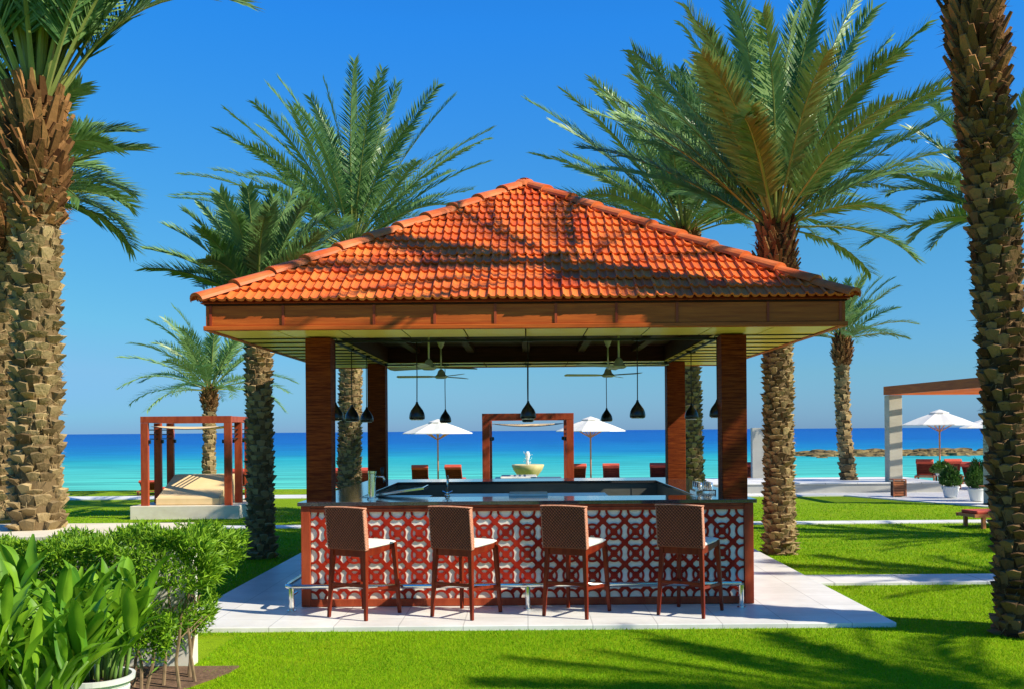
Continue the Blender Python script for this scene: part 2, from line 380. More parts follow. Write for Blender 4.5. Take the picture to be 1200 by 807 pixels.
# soffit ring with panel joints
IO = 2.02; IY0 = 11.30; IY1 = 15.5
def span(a, b, n, gap):
    w = (b - a) / n; return [(a + k * w + gap / 2, a + (k + 1) * w - gap / 2) for k in range(n)]
for (xa, xb) in span(-EH + .04, EH - .04, 10, .014):
    for (ya_, yb_) in ((y0 + .042, IY0), (IY1, y1 - .042)):
        MB().box(xa, xb, ya_, yb_, HE + .010, HE + .016).build('soffit_panel', M_soff, pav)
for (ya_, yb_) in span(IY0 + .001, IY1 - .001, 8, .05):
    for s_ in (-1, 1):
        xa, xb = sorted((s_ * (EH - .04), s_ * IO)); MB().box(xa, xb, ya_, yb_, HE + .010, HE + .016).build('soffit_panel', M_soff, pav)
for k in range(9):
    for s_ in (-1, 1):
        y = IY0 + .001 + k * (IY1 - IY0 - .002) / 8; xa, xb = sorted((s_ * (EH - .045), s_ * (IO + .003)))
        MB().box(xa, xb, y - .018, y + .018, HE - .002, HE + .0085).build('soffit_batten', M_line, pav)
# recessed dark ceiling and its upstand
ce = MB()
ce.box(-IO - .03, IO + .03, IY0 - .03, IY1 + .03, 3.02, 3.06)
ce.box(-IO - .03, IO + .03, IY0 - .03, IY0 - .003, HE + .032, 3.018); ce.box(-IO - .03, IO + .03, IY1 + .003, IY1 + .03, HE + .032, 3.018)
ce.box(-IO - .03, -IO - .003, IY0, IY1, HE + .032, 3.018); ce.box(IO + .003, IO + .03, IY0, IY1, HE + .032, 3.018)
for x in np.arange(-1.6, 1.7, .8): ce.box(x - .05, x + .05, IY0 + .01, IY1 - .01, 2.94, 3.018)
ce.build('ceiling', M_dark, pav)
# light rail
lr = MB(); TX = 2.06; TY0 = 11.42; TY1 = 15.42; TZ = HE - .02
for y in (TY0, TY1): lr.box(-TX, TX, y - .01, y + .01, TZ - .012, TZ + .012)
for x in (-TX, TX): lr.box(x - .01, x + .01, TY0 + .012, TY1 - .012, TZ - .012, TZ + .012)
for x in (-TX + .02, 0, TX - .02):
    for y in (TY0, TY1): lr.tube([(x, y, TZ + .012), (x, y, HE + .06)], .006, 6)
lr.build('light_rail', M_line, pav)

# roof tiles
def roof_tiles():
    rng = np.random.RandomState(11)
    mb = MB(); ew = EH + .055
    sl = math.hypot(ew, APEX - TE); NR = 16; L = sl / NR; W = .181
    prof = [(0, .020), (.05, .030), (.11, .028), (.17, .012), (.25, .004), (.40, .002), (.48, .014), (.53, .022), (.59, .020), (.65, .008), (.80, .002), (.92, .004), (1.0, .008)]
    ux = ew / sl; uz = (APEX - TE) / sl
    for face in range(4):
        ang = face * math.pi / 2
        ca, sa = math.cos(ang), math.sin(ang)
        def tw(u, s, h):
            # local: eave at y=-ew, up slope towards centre
            y = -ew + s * ux - h * uz; z = TE + s * uz + h * ux; x = u
            return (x * ca - y * sa, CY + x * sa + y * ca, z)
        for r in range(NR):
            s0 = r * L - .012; s1 = (r + 1) * L + .03
            hw0 = ew * (1 - r * L / sl); hw1 = ew * (1 - (r + 1) * L / sl)
            nt_ = int(math.ceil(ew / W)) + 1
            jit = rng.uniform(-.012, .012)
            for k in range(-nt_, nt_):
                u0 = k * W + jit; u1 = u0 + W * 1.0
                if u0 > hw0 or u1 < -hw0: continue
                a = min(1, max(0, .5 + rng.randn() * .20)); dz = rng.uniform(-.003, .006); tilt = rng.uniform(-.004, .004); ds = rng.uniform(-.006, .006)
                vs = []
                for (s, base) in ((s0 + ds, .030), (s1, .0)):
                    hw = max(.02, ew * (1 - max(0, s) / sl))
                    for (fx, h) in prof:
                        u = min(hw, max(-hw, u0 + fx * W)); vs.append(tw(u, s, base + h + dz + tilt * fx))
                for (fx, h) in prof:
                    hw = ew * (1 - max(0, s0) / sl); u = min(hw, max(-hw, u0 + fx * W)); vs.append(tw(u, s0 + ds + .004, h + dz + .004))
                n = len(prof); fs = []
                for i in range(n - 1):
                    fs.append((i, i + 1, n + i + 1, n + i)); fs.append((2 * n + i, 2 * n + i + 1, i + 1, i))
                fs.append((0, n, 2 * n)); fs.append((n - 1, 3 * n - 1, 2 * n - 1))
                mb._add(vs, fs, a)
        # solid deck under the tiles
    e2 = ew - .01
    mb._add([(-e2, CY - e2, TE - .015), (e2, CY - e2, TE - .015), (e2, CY + e2, TE - .015), (-e2, CY + e2, TE - .015), (0, CY, APEX - .01)],
            [(0, 1, 4), (1, 2, 4), (2, 3, 4), (3, 0, 4), (3, 2, 1, 0)], .2)
    tiles = mb.build('roof', M_tile, pav, attr=True)
    # eave filler board between fascia and tiles
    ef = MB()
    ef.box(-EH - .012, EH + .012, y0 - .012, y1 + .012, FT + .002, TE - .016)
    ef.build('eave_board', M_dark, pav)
    hp = MB(); Nc = 11
    for k in range(4):
        a = math.pi / 4 + k * math.pi / 2; d = Vector((math.cos(a), math.sin(a), 0)); Ld = ew * math.sqrt(2) + .03
        top = Vector((0, CY, APEX + .045)); bot = Vector((0, CY, 0)) + d * Ld; bot.z = TE + .035
        ax = (top - bot).normalized(); side = Vector((-math.sin(a), math.cos(a), 0)); up = side.cross(ax); up = up if up.z > 0 else -up
        for i in range(Nc):
            p0 = bot.lerp(top, i / Nc); p1 = bot.lerp(top, (i + 1.12) / Nc); vs = []; n = 9
            for (p, r, lift) in ((p0, .112, .022), (p0 + (p1 - p0) * .12, .108, .019), (p1, .092, 0)):
                for j in range(n):
                    t = math.pi * (j / (n - 1)); vs.append(p + side * (math.cos(t) * r * 1.1) + up * (math.sin(t) * r * .72 + lift - .05))
            for j in range(n):
                t = math.pi * (j / (n - 1)); vs.append(p0 + side * (math.cos(t) * .105) + up * (math.sin(t) * .06 - .04))
            fs = []
            for q in range(2):
                for j in range(n - 1): fs.append((q * n + j, q * n + j + 1, (q + 1) * n + j + 1, (q + 1) * n + j))
            for j in range(n - 1): fs.append((3 * n + j, 3 * n + j + 1, j + 1, j))
            hp._add(vs, fs)
    hp.lathe([(.19, -.09), (.15, -.03), (.08, .01), (.0, .02)], (0, CY, APEX + .045), 16)
    hp.build('hip_cap', M_cap, tiles)
roof_tiles()

# ------------------------------------------------------------------ bar
BX = 2.33; BF = 10.89; CT = 1.08
bar = thing('bar_counter', 'square island bar with red fretwork front and black stone counter under the pavilion', 'bar', (0, BF, 0))
fw = MB()
for s in (-1, 1): fw.box(min(s * BX, s * 2.235), max(s * BX, s * 2.235), BF, BF + .07, .004, CT - .04)
fw.box(-2.233, 2.233, BF + .001, BF + .07, .975, CT - .04); fw.box(-2.233, 2.233, BF + .001, BF + .07, .004, .078)
fw.box(-2.233, 2.233, BF - .010, BF - .001, 1.000, 1.012)
for x in (-BX, BX - .07): fw.box(x, x + .07, BF + .072, 15.95, .004, CT - .04)
fw.box(-BX + .072, BX - .072, 15.88, 15.95, .004, CT - .04)
fw.build('frame', M_wood, bar, bevel=.006)
fr = MB(); px = 4.466 / 20; pz = .897 / 4; x0 = -2.233; z0 = .078; ya, yb = BF + .022, BF + .034
RO, RI = .089, .066
for i in range(21):
    for j in range(5):
        cx = x0 + i * px; cz = z0 + j * pz; L_, R_, B_, T_ = i == 0, i == 20, j == 0, j == 4
        a0, a1 = 0, 360
        if L_ and B_: a0, a1 = 0, 90
        elif L_ and T_: a0, a1 = 270, 360
        elif R_ and B_: a0, a1 = 90, 180
        elif R_ and T_: a0, a1 = 180, 270
        elif L_: a0, a1 = -90, 90
        elif R_: a0, a1 = 90, 270
        elif B_: a0, a1 = 0, 180
        elif T_: a0, a1 = 180, 360
        fr.ring(cx, cz, RO, RI, ya, yb, a0, a1)
        if a1 - a0 == 360:
            for t in (45, 135):
                d = Vector((math.cos(R(t)), 0, math.sin(R(t)))) * (RI + .006); c = Vector((cx, (ya + yb) / 2 + .0015, cz))
                fr.bar(c - d, c + d, .032 if t == 45 else .0324, yb - ya if t == 45 else yb - ya - .003, up=(0, 1, 0))
            fr.ring(cx, cz, .038, .0005, ya - .0015, yb - .002, n=16)
        if i < 20 and j < 4:
            bx, bz = cx + px / 2, cz + pz / 2
            fr.ring(bx, bz, .035, .0005, ya + .002, yb - .002, n=16)
            for k, (sx, sz) in enumerate(((1, 1), (1, -1), (-1, 1), (-1, -1))):
                c = Vector((bx, (ya + yb) / 2 + .0012 + .0004 * k, bz)); e = c + Vector((sx * (px / 2 - .058), 0, sz * (pz / 2 - .058)))
                fr.bar(c, e, .034, yb - ya - .003, .044, yb - ya - .003, up=(0, 1, 0))
fr.build('fretwork', M_fret, bar)
MB().box(-2.232, 2.232, BF + .0385, BF + .056, .079, .974).build('backing_panel', M_back, bar)
ip = MB()
ip.box(-1.86, 1.86, 15.12, 15.14, .004, CT - .04)
for s in (-1, 1): a, b = sorted((s * 1.86, s * 1.88)); ip.box(a, b, 11.6, 15.118, .004, CT - .04)
ip.box(-1.858, 1.858, 11.56, 11.58, .004, CT - .04)
for x in np.arange(-1.5, 1.6, .75): ip.box(x - .004, x + .004, 15.112, 15.118, .06, CT - .06)
ip.build('inner_panel', M_inner, bar)
ct = MB()
ct.prism([(-2.36, BF - .03), (2.36, BF - .03), (2.36, 11.62), (-2.36, 11.62)], CT - .038, CT, 'z')
ct.prism([(-2.36, 15.08), (2.36, 15.08), (2.36, 15.98), (-2.36, 15.98)], CT - .038, CT, 'z')
for s in (-1, 1): a, b = sorted((s * 1.84, s * 2.36)); ct.box(a, b, 11.623, 15.077, CT - .038, CT)
ct.build('countertop', M_granite, bar, bevel=.004)
MB().box(-.9, .9, 11.63, 12.25, CT - .03, CT - .002).build('work_shelf', M_steel, bar, bevel=.004)
# foot rail wrapping the left corner
ftr = MB(); rz_ = .245
ftr.tube([(2.15, 10.66, rz_), (-2.36, 10.66, rz_), (-2.43, 10.70, rz_), (-2.45, 10.78, rz_), (-2.45, 13.5, rz_)], .024, 12)
ra = ftr.build('foot_rail', M_chrome, bar, smooth=True)
for x in (-2.38, 0.0, 2.15):
    p_ = MB(); p_.tube([(x, 10.66, .0), (x, 10.66, .012)], .045, 14); p_.tube([(x, 10.66, .012), (x, 10.66, rz_ - .012)], .026, 12)
    p_.tube([(x, 10.66, rz_ - .09), (x, BF - .002, rz_ - .09)], .014, 8); p_.build('rail_post', M_chrome, ra, smooth=False)

# objects on the bar
t = thing('beer_tap', 'tall round chrome beer tap column on the left end of the bar', 'beer tap', (-1.66, 11.35, CT))
MB().lathe([(0, 0), (.062, 0), (.062, .012), (.040, .018), (.038, .27), (.044, .275), (.044, .30), (0, .305)], ORG[t.name], 20).build('tower', M_chrome, t, smooth=False)
b_ = MB(); o_ = ORG[t.name]
for dx in (0, .06):
    b_.tube([o_ + Vector((.03, -.01 + dx, .24)), o_ + Vector((.12, -.03 + dx, .24)), o_ + Vector((.135, -.03 + dx, .18))], .011, 8)
b_.build('spout', M_chrome, t, smooth=True)
b_ = MB()
for dx in (0, .06): b_.lathe([(.006, 0), (.012, .03), (.015, .09), (0, .1)], o_ + Vector((.11, -.03 + dx, .245)), 10)
b_.build('handle', M_line, t, smooth=True)
t = thing('ice_bin', 'open dark steel ice bin with bright rim beside the beer tap', 'ice bin', (-1.55, 11.95, .9))
MB().box(-1.83, -1.1, 11.66, 12.3, .9, 1.06).build('bin', M_steel, t)
l_ = MB(); l_.bar((-1.80, 11.98, 1.075), (-1.15, 11.98, 1.16), .60, .015, up=(0, 0, 1)); l_.build('lid', M_inner, t)
l_ = MB(); l_.bar((-1.80, 11.675, 1.086), (-1.15, 11.675, 1.171), .02, .02); l_.bar((-1.15, 11.67, 1.171), (-1.15, 12.28, 1.171), .02, .02); l_.build('rim', M_chrome, t)
t = thing('faucet', 'small chrome gooseneck faucet behind the front counter', 'faucet', (-.885, 11.75, CT - .002))
o_ = ORG[t.name]
fa = MB(); fa.lathe([(0, 0), (.03, 0), (.03, .02), (.014, .03), (.014, .05)], o_, 14)
fa.tube([o_ + Vector((0, 0, .05))] + [o_ + Vector((0, .07 - .07 * math.cos(q), .15 + .07 * math.sin(q))) for q in np.linspace(0, math.pi, 9)] + [o_ + Vector((0, .14, .12))], .009, 8)
fa.build('spout', M_chrome, t, smooth=True)
fa = MB(); fa.tube([o_ + Vector((-.055, 0, .06)), o_ + Vector((0, 0, .035)), o_ + Vector((.055, 0, .06))], .008, 8); fa.build('handle', M_chrome, t)
bd = MB().box(-.2, .23, 11.64, 12.1, CT - .001, CT + .026)
tag(bd.build('cutting_board', M_cush, bevel=.008, org=(0, 11.9, CT - .001)), 'white cutting board lying behind the middle of the front counter', 'cutting board')
t = thing('glass_rack', 'low steel rack with upturned tumblers on the right end of the bar', 'glass rack', (2.0, 12.1, CT))
rk = MB(); 
for y in np.linspace(11.9, 12.3, 6): rk.bar((1.9, y, CT + .03), (2.12, y, CT + .03), .008, .008)
for x in (1.9, 2.12): rk.bar((x, 11.9, CT + .02), (x, 12.3, CT + .02), .012, .04)
rk.build('rack', M_chrome, t)
gl = mat('clear_glass', (.9, .93, .93), .05, 0.0); gl.node_tree.nodes['Principled BSDF'].inputs['Transmission Weight'].default_value = .9
for x in (1.95, 2.07):
    for y in (11.97, 12.1, 12.23):
        MB().lathe([(.036, .034), (.034, .034), (.028, .115), (0, .118), (0, .122), (.031, .12), (.036, .034)], (x, y, CT), 14).build('tumbler', gl, t, smooth=True)

# ------------------------------------------------------------------ pendant lamps
def pendant():
    t = thing('pendant_lamp', 'x', 'pendant lamp', (0, 0, 0), 'black pendant lamps on the light rail')
    prof = [(.012, .19), (.014, .175), (.022, .158), (.042, .13), (.064, .10), (.078, .07), (.084, .042), (.086, .020), (.080, 0), (.076, .002), (.080, .03), (.07, .08), (.03, .14), (.0, .16)]
    sh = MB().lathe(prof, (0, 0, 0), 26).build('lamp_shade', M_lampb, t, smooth=True)
    MB().lathe([(.0, -.008), (.066, -.008), (.070, .012), (.05, .03)], (0, 0, 0), 22).build('diffuser', M_lampin, sh, smooth=True)
    MB().tube([(0, 0, .17), (.003, 0, .5), (0, 0, TZ - 1.93)], .0055, 6).build('cable', M_line, t, smooth=True)
    MB().box(-.055, .055, -.02, .02, TZ - 1.93 - .018, TZ - 1.93 + .014).build('rail_mount', M_line, t)
    return t
pl = pendant()
PL = [(-1.18, TY0, 'pendant lamp over the front counter, left of the middle one'),
      (0.02, TY0, 'pendant lamp hanging at the middle of the front of the bar'),
      (1.20, TY0, 'large pendant lamp hanging nearest left of the right columns'),
      (-TX, TY0, 'pendant lamp half hidden behind the left front column'),
      (TX, TY0, 'pendant lamp half hidden behind the right front column'),
      (-TX, 12.50, 'pendant lamp seen in front of the palm trunk between the left columns'),
      (-TX, 13.65, 'pendant lamp hanging against the left rear column'),
      (TX, 13.20, 'pendant lamp in front of the palm trunk beside the right rear column'),
      (-1.18, TY1, 'small far pendant lamp overlapping the left beach umbrella'),
      (0.02, TY1, 'far pendant lamp mostly hidden behind the middle front one'),
      (1.17, TY1, 'small far pendant lamp overlapping the white umbrella right of the middle canopy')]
for i, (x, y, lab) in enumerate(PL):
    o = pl if i == 0 else dup(pl, (x, y, 1.93), R(i * 23), lab)
    o.location = (x, y, 1.93); o['label'] = 'black ' + lab if not lab.startswith('black') else lab

# ------------------------------------------------------------------ ceiling fans
def fan():
    t = thing('ceiling_fan', 'x', 'ceiling fan', (0, 0, 0), 'ceiling fans under the pavilion roof')
    MB().lathe([(0, 0), (.06, .003), (.088, .018), (.090, .03), (.078, .040), (.055, .06), (.040, .105), (.022, .125), (0, .126)], (0, 0, 0), 24).build('motor', M_fan, t, smooth=True)
    MB().tube([(0, 0, .12), (0, 0, .47)], .011, 10).build('rod', M_fan, t, smooth=True)
    MB().lathe([(.011, .40), (.030, .43), (.052, .485), (.055, .515), (0, .516)], (0, 0, 0), 18).build('canopy', M_fan, t, smooth=True)
    for k in range(3):
        b = MB(); M = Rz(k * 2 * math.pi / 3) @ Matrix.Translation((0, 0, .026)) @ Matrix.Rotation(R(9), 4, 'X')
        vs = [M @ Vector(p) for p in ((.085, -.03, 0), (.16, -.052, 0), (.58, -.060, 0), (.60, .0, 0), (.58, .060, 0), (.16, .052, 0), (.085, .03, 0))]
        n = len(vs); vs2 = [v + Vector((0, 0, .007)) for v in vs]
        b._add(vs + vs2, [tuple(range(n - 1, -1, -1)), tuple(range(n, 2 * n))] + [(i, (i + 1) % n, (i + 1) % n + n, i + n) for i in range(n)])
        b.build('blade', M_fan, t)
    return t
fn = fan()
for i, (x, y, a, lab) in enumerate(((-1.12, 12.2, 25, 'cream ceiling fan of the left pair, the nearer one set higher in view'), (-1.14, 14.2, 60, 'cream ceiling fan of the left pair, the farther one set lower in view'),
                                 (1.07, 12.2, 95, 'cream ceiling fan of the right pair, the nearer one set higher in view'), (1.10, 14.2, 70, 'cream ceiling fan of the right pair, the farther one set lower in view'))):
    o = fn if i == 0 else dup(fn, (0, 0, 0), 0, lab)
    o.location = (x, y, 2.503); o.rotation_euler = (0, 0, R(a)); o['label'] = lab

# ------------------------------------------------------------------ bar stools
def stool():
    t = thing('bar_stool', 'x', 'bar stool', (0, 0, 0), 'wicker bar stools along the bar front')
    W, D = .225, .235     # half width / half depth at the seat
    for sx in (-1, 1):
        MB().bar((sx * (W + .012), -D - .035, 0), (sx * (W - .020), -D, .70), .030, .032, .046, .050, up=(0, 1, 0)).build('leg', M_stool, t, bevel=.004)
        MB().bar((sx * (W + .010), D + .030, 0), (sx * (W - .020), D - .020, .725), .030, .032, .046, .048, up=(0, 1, 0)).build('leg', M_stool, t, bevel=.004)
    sf = MB()
    # curved side aprons
    for sx in (-1, 1):
        poly = []
        ys = np.linspace(-D, D - .01, 9)
        for q, y in enumerate(ys): poly.append((y, .705 - .018 * math.sin(math.pi * q / 8) + .018 * q / 8))
        for q in range(8, -1, -1): poly.append((ys[q], .620 + .055 * (q / 8) ** 1.5))
        a, b = sorted((sx * (W - .002), sx * (W - .034))); sf.prism(poly, a, b, 'x')
    sf.box(-W + .036, W - .036, D - .035, D - .008, .65, .715); sf.box(-W + .036, W - .036, -D - .012, -D + .018, .615, .69)
    sf.build('seat_frame', M_stool, t, bevel=.004)
    st = MB()
    st.bar((-W - .0, -D - .022, .295), (-W - .0, D + .018, .275), .022, .030); st.bar((W, -D - .022, .295), (W, D + .018, .275), .022, .030)
    st.bar((-W + .0, D + .018, .235), (W, D + .018, .235), .022, .034); st.bar((-W, -D - .022, .335), (W, -D - .022, .335), .022, .030)
    st.build('stretcher', M_stool, t, bevel=.003)
    # cushion: rounded and slightly crowned
    cu = MB(); n = 14; vs = []; fs = []
    for lvl in range(2):
        for i in range(n + 1):
            for j in range(n + 1):
                u = i / n * 2 - 1; v = j / n * 2 - 1
                k = max(abs(u), abs(v)); e = 1 - max(0, (k - .8) / .2) ** 2 * .5
                z = .712 + .028 * e * (1 if lvl else -.2) + (.016 * (1 - u * u) * (1 - v * v) if lvl else -.005) + .010 * v
                vs.append((u * (W - .008), -.0 + v * (D - .012) + .008, z))
    m_ = (n + 1) ** 2
    for i in range(n):
        for j in range(n):
            a = i * (n + 1) + j
            fs.append((m_ + a, m_ + a + n + 1, m_ + a + n + 2, m_ + a + 1)); fs.append((a, a + 1, a + n + 2, a + n + 1))
    for i in range(n):
        for (a, b) in ((i, i + 1), ((n) * (n + 1) + i, n * (n + 1) + i + 1), (i * (n + 1), (i + 1) * (n + 1)), (i * (n + 1) + n, (i + 1) * (n + 1) + n)):
            fs.append((a, b, m_ + b, m_ + a))
    cu.raw(vs, fs, [.5] * len(vs)); cu.build('cushion', M_cush, t, smooth=True)
    # woven back: rear and front faces of basket weave, leaning back a little
    bk = MB(); nu, nv = 90, 72; z0_, z1_ = .685, 1.095
    def pt(u, z, side, h):
        lean = -(z - z0_) * .10; y = -D - .012 + lean + (-.026 - h if side < 0 else .026 + h)
        return (u, y, z)
    for side in (-1, 1):
        vs = []; at = []
        for i in range(nu + 1):
            for j in range(nv + 1):
                u = -W - .012 + (2 * W + .024) * i / nu; z = z0_ + (z1_ - z0_) * j / nv + .006 * math.sin(i / nu * math.pi)
                a = math.sin(i * math.pi / 2 + .0) * math.cos(j * math.pi / 2 + (i // 4) * math.pi) 
                w = math.sin((i + j) * math.pi / 2) * .5 + math.sin(i * math.pi / 2) * math.sin(j * math.pi / 4) * .5
                w = math.cos(2 * math.pi * i / 6.43) * math.cos(2 * math.pi * j / 6) + .35 * math.cos(2 * math.pi * (i / 6.43 + j / 6)); h = .0055 * w; vs.append(pt(u, z, side, h)); at.append(max(0, min(1, .26 + .52 * w + .16 * math.sin(i * 1.7 + j * 2.3))))  # tone follows the weave relief: highlights on raised strands put into the colour
        fs = []
        for i in range(nu):
            for j in range(nv):
                a = i * (nv + 1) + j; q = (a, a + nv + 1, a + nv + 2, a + 1); fs.append(q if side < 0 else q[::-1])
        bk.raw(vs, fs, at)
    M = None
    for (xa, xb, za, zb) in ((-W - .012, W + .012, z0_ - .002, z0_ + .004),): bk.box(xa, xb, -D - .035, -D + .010, za, zb)
    back = bk.build('backrest', M_wick, t, attr=True)
    br = MB(); rng = random.Random(2)
    def bead(c, d, r):
        d = Vector(d).normalized(); c = Vector(c); br.tube([c - d * .032, c - d * .02, c, c + d * .02, c + d * .032], [r * .4, r * .8, r, r * .8, r * .4], 6)
    nz = 24
    for s in (-1, 1):
        for k in range(nz):
            z = z0_ + .01 + (z1_ - z0_ - .01) * k / nz; y = -D - .012 - (z - z0_) * .10
            bead((s * (W + .014), y, z), (.0, 1, .42 * (1 if k % 2 else .8)), .0115)
    nx = 26
    for k in range(nx + 1):
        x = -W - .01 + (2 * W + .02) * k / nx; z = z1_ + .004 + .006 * math.sin(k / nx * math.pi); y = -D - .012 - (z1_ - z0_) * .10
        bead((x, y, z), (.45, 1, 0), .0105)
    br.build('braid_edge', M_wickl, back, smooth=True)
    return t
st = stool()
SL = ['brown wicker bar stool beside the left end of the bar, leftmost of the four',
      'brown wicker bar stool second from the left end of the bar',
      'brown wicker bar stool just right of the middle of the bar',
      'brown wicker bar stool nearest the right front column and right end of the bar']
for i, (x, y, a) in enumerate(((-1.605, 10.42, -31), (-.60, 10.40, -30), (.485, 10.40, -29), (1.60, 10.40, -30))):
    o = st if i == 0 else dup(st, (0, 0, 0), 0, SL[i])
    o.location = (x, y, 0); o.rotation_euler = (0, 0, R(a)); o.scale = (.975,) * 3; o['label'] = SL[i]

# ------------------------------------------------------------------ palms
def frond(V, Fc, A, RV, RF, base, az, e0, L, droop, rng, npair=58, lmax=.42, wid=.017, shade=.5, twist=0.0, vee=.45):
    N = 14; pts = []; p = Vector(base); dirs = []
    bendaz = rng.uniform(-.25, .25)
    for i in range(N + 1):
        s = i / N; e = e0 - droop * s ** 1.6; a = az + bendaz * s * s
        d = Vector((math.cos(a) * math.cos(e), math.sin(a) * math.cos(e), math.sin(e)))
        pts.append(p.copy()); dirs.append(d); p = p + d * (L / N)
    # rachis: flattened 4-sided taper
    o = len(RV)
    for i in range(N + 1):
        d = dirs[i]; sd_ = d.cross(Vector((0, 0, 1)))
        sd_ = sd_.normalized() if sd_.length > .05 else Vector((-math.sin(az), math.cos(az), 0)); up = sd_.cross(d).normalized()
        r = .022 * (1 - i / N) + .003
        for c, q in ((1, 0), (0, .7), (-1, 0), (0, -.7)): RV.append(tuple(pts[i] + sd_ * (c * r) + up * (q * r)))
    for i in range(N):
        for k in range(4):
            k2 = (k + 1) % 4; RF.append((o + i * 4 + k, o + i * 4 + k2, o + i * 4 + 4 + k2, o + i * 4 + 4 + k))
    for q in range(npair):
        s = .20 + .80 * (q + rng.random() * .6) / npair
        if s > 1: s = 1
        f = s * N; i = min(N - 1, int(f)); t = f - i
        b = pts[i].lerp(pts[i + 1], t); d = dirs[i].lerp(dirs[i + 1], t).normalized()
        sd_ = d.cross(Vector((0, 0, 1)))
        sd_ = sd_.normalized() if sd_.length > .05 else Vector((-math.sin(az), math.cos(az), 0))
        up = sd_.cross(d).normalized()
        ct_, st_ = math.cos(twist), math.sin(twist); sd_, up = sd_ * ct_ + up * st_, up * ct_ - sd_ * st_
        ll = lmax * (.55 + .75 * math.sin(math.pi * min(1, (s - .05) * .95)) ** .8) * (1 - .35 * s) * rng.uniform(.85, 1.12)
        fw_ = .62 + .75 * s
        for sgn in (-1, 1):
            dv = (d * fw_ + sd_ * (sgn * rng.uniform(.8, 1.05)) + up * (vee * rng.uniform(.3, 1.5)) + Vector((rng.gauss(0, .07), rng.gauss(0, .07), rng.gauss(0, .07)))).normalized()
            wv = dv.cross(up * .8 + sd_ * (.5 * sgn)).normalized() * (wid * rng.uniform(.8, 1.15))
            m1 = b + dv * (ll * .38); tip = b + dv * ll + Vector((0, 0, -.10 * ll * rng.random() - .03 * ll))
            o = len(V); V += [tuple(b - wv * .45), tuple(m1 - wv), tuple(tip), tuple(m1 + wv), tuple(b + wv * .45)]
            Fc.append((o, o + 1, o + 3, o + 4)); Fc.append((o + 1, o + 2, o + 3))
            a = min(1, max(0, shade + rng.gauss(0, .12))); A += [a] * 5

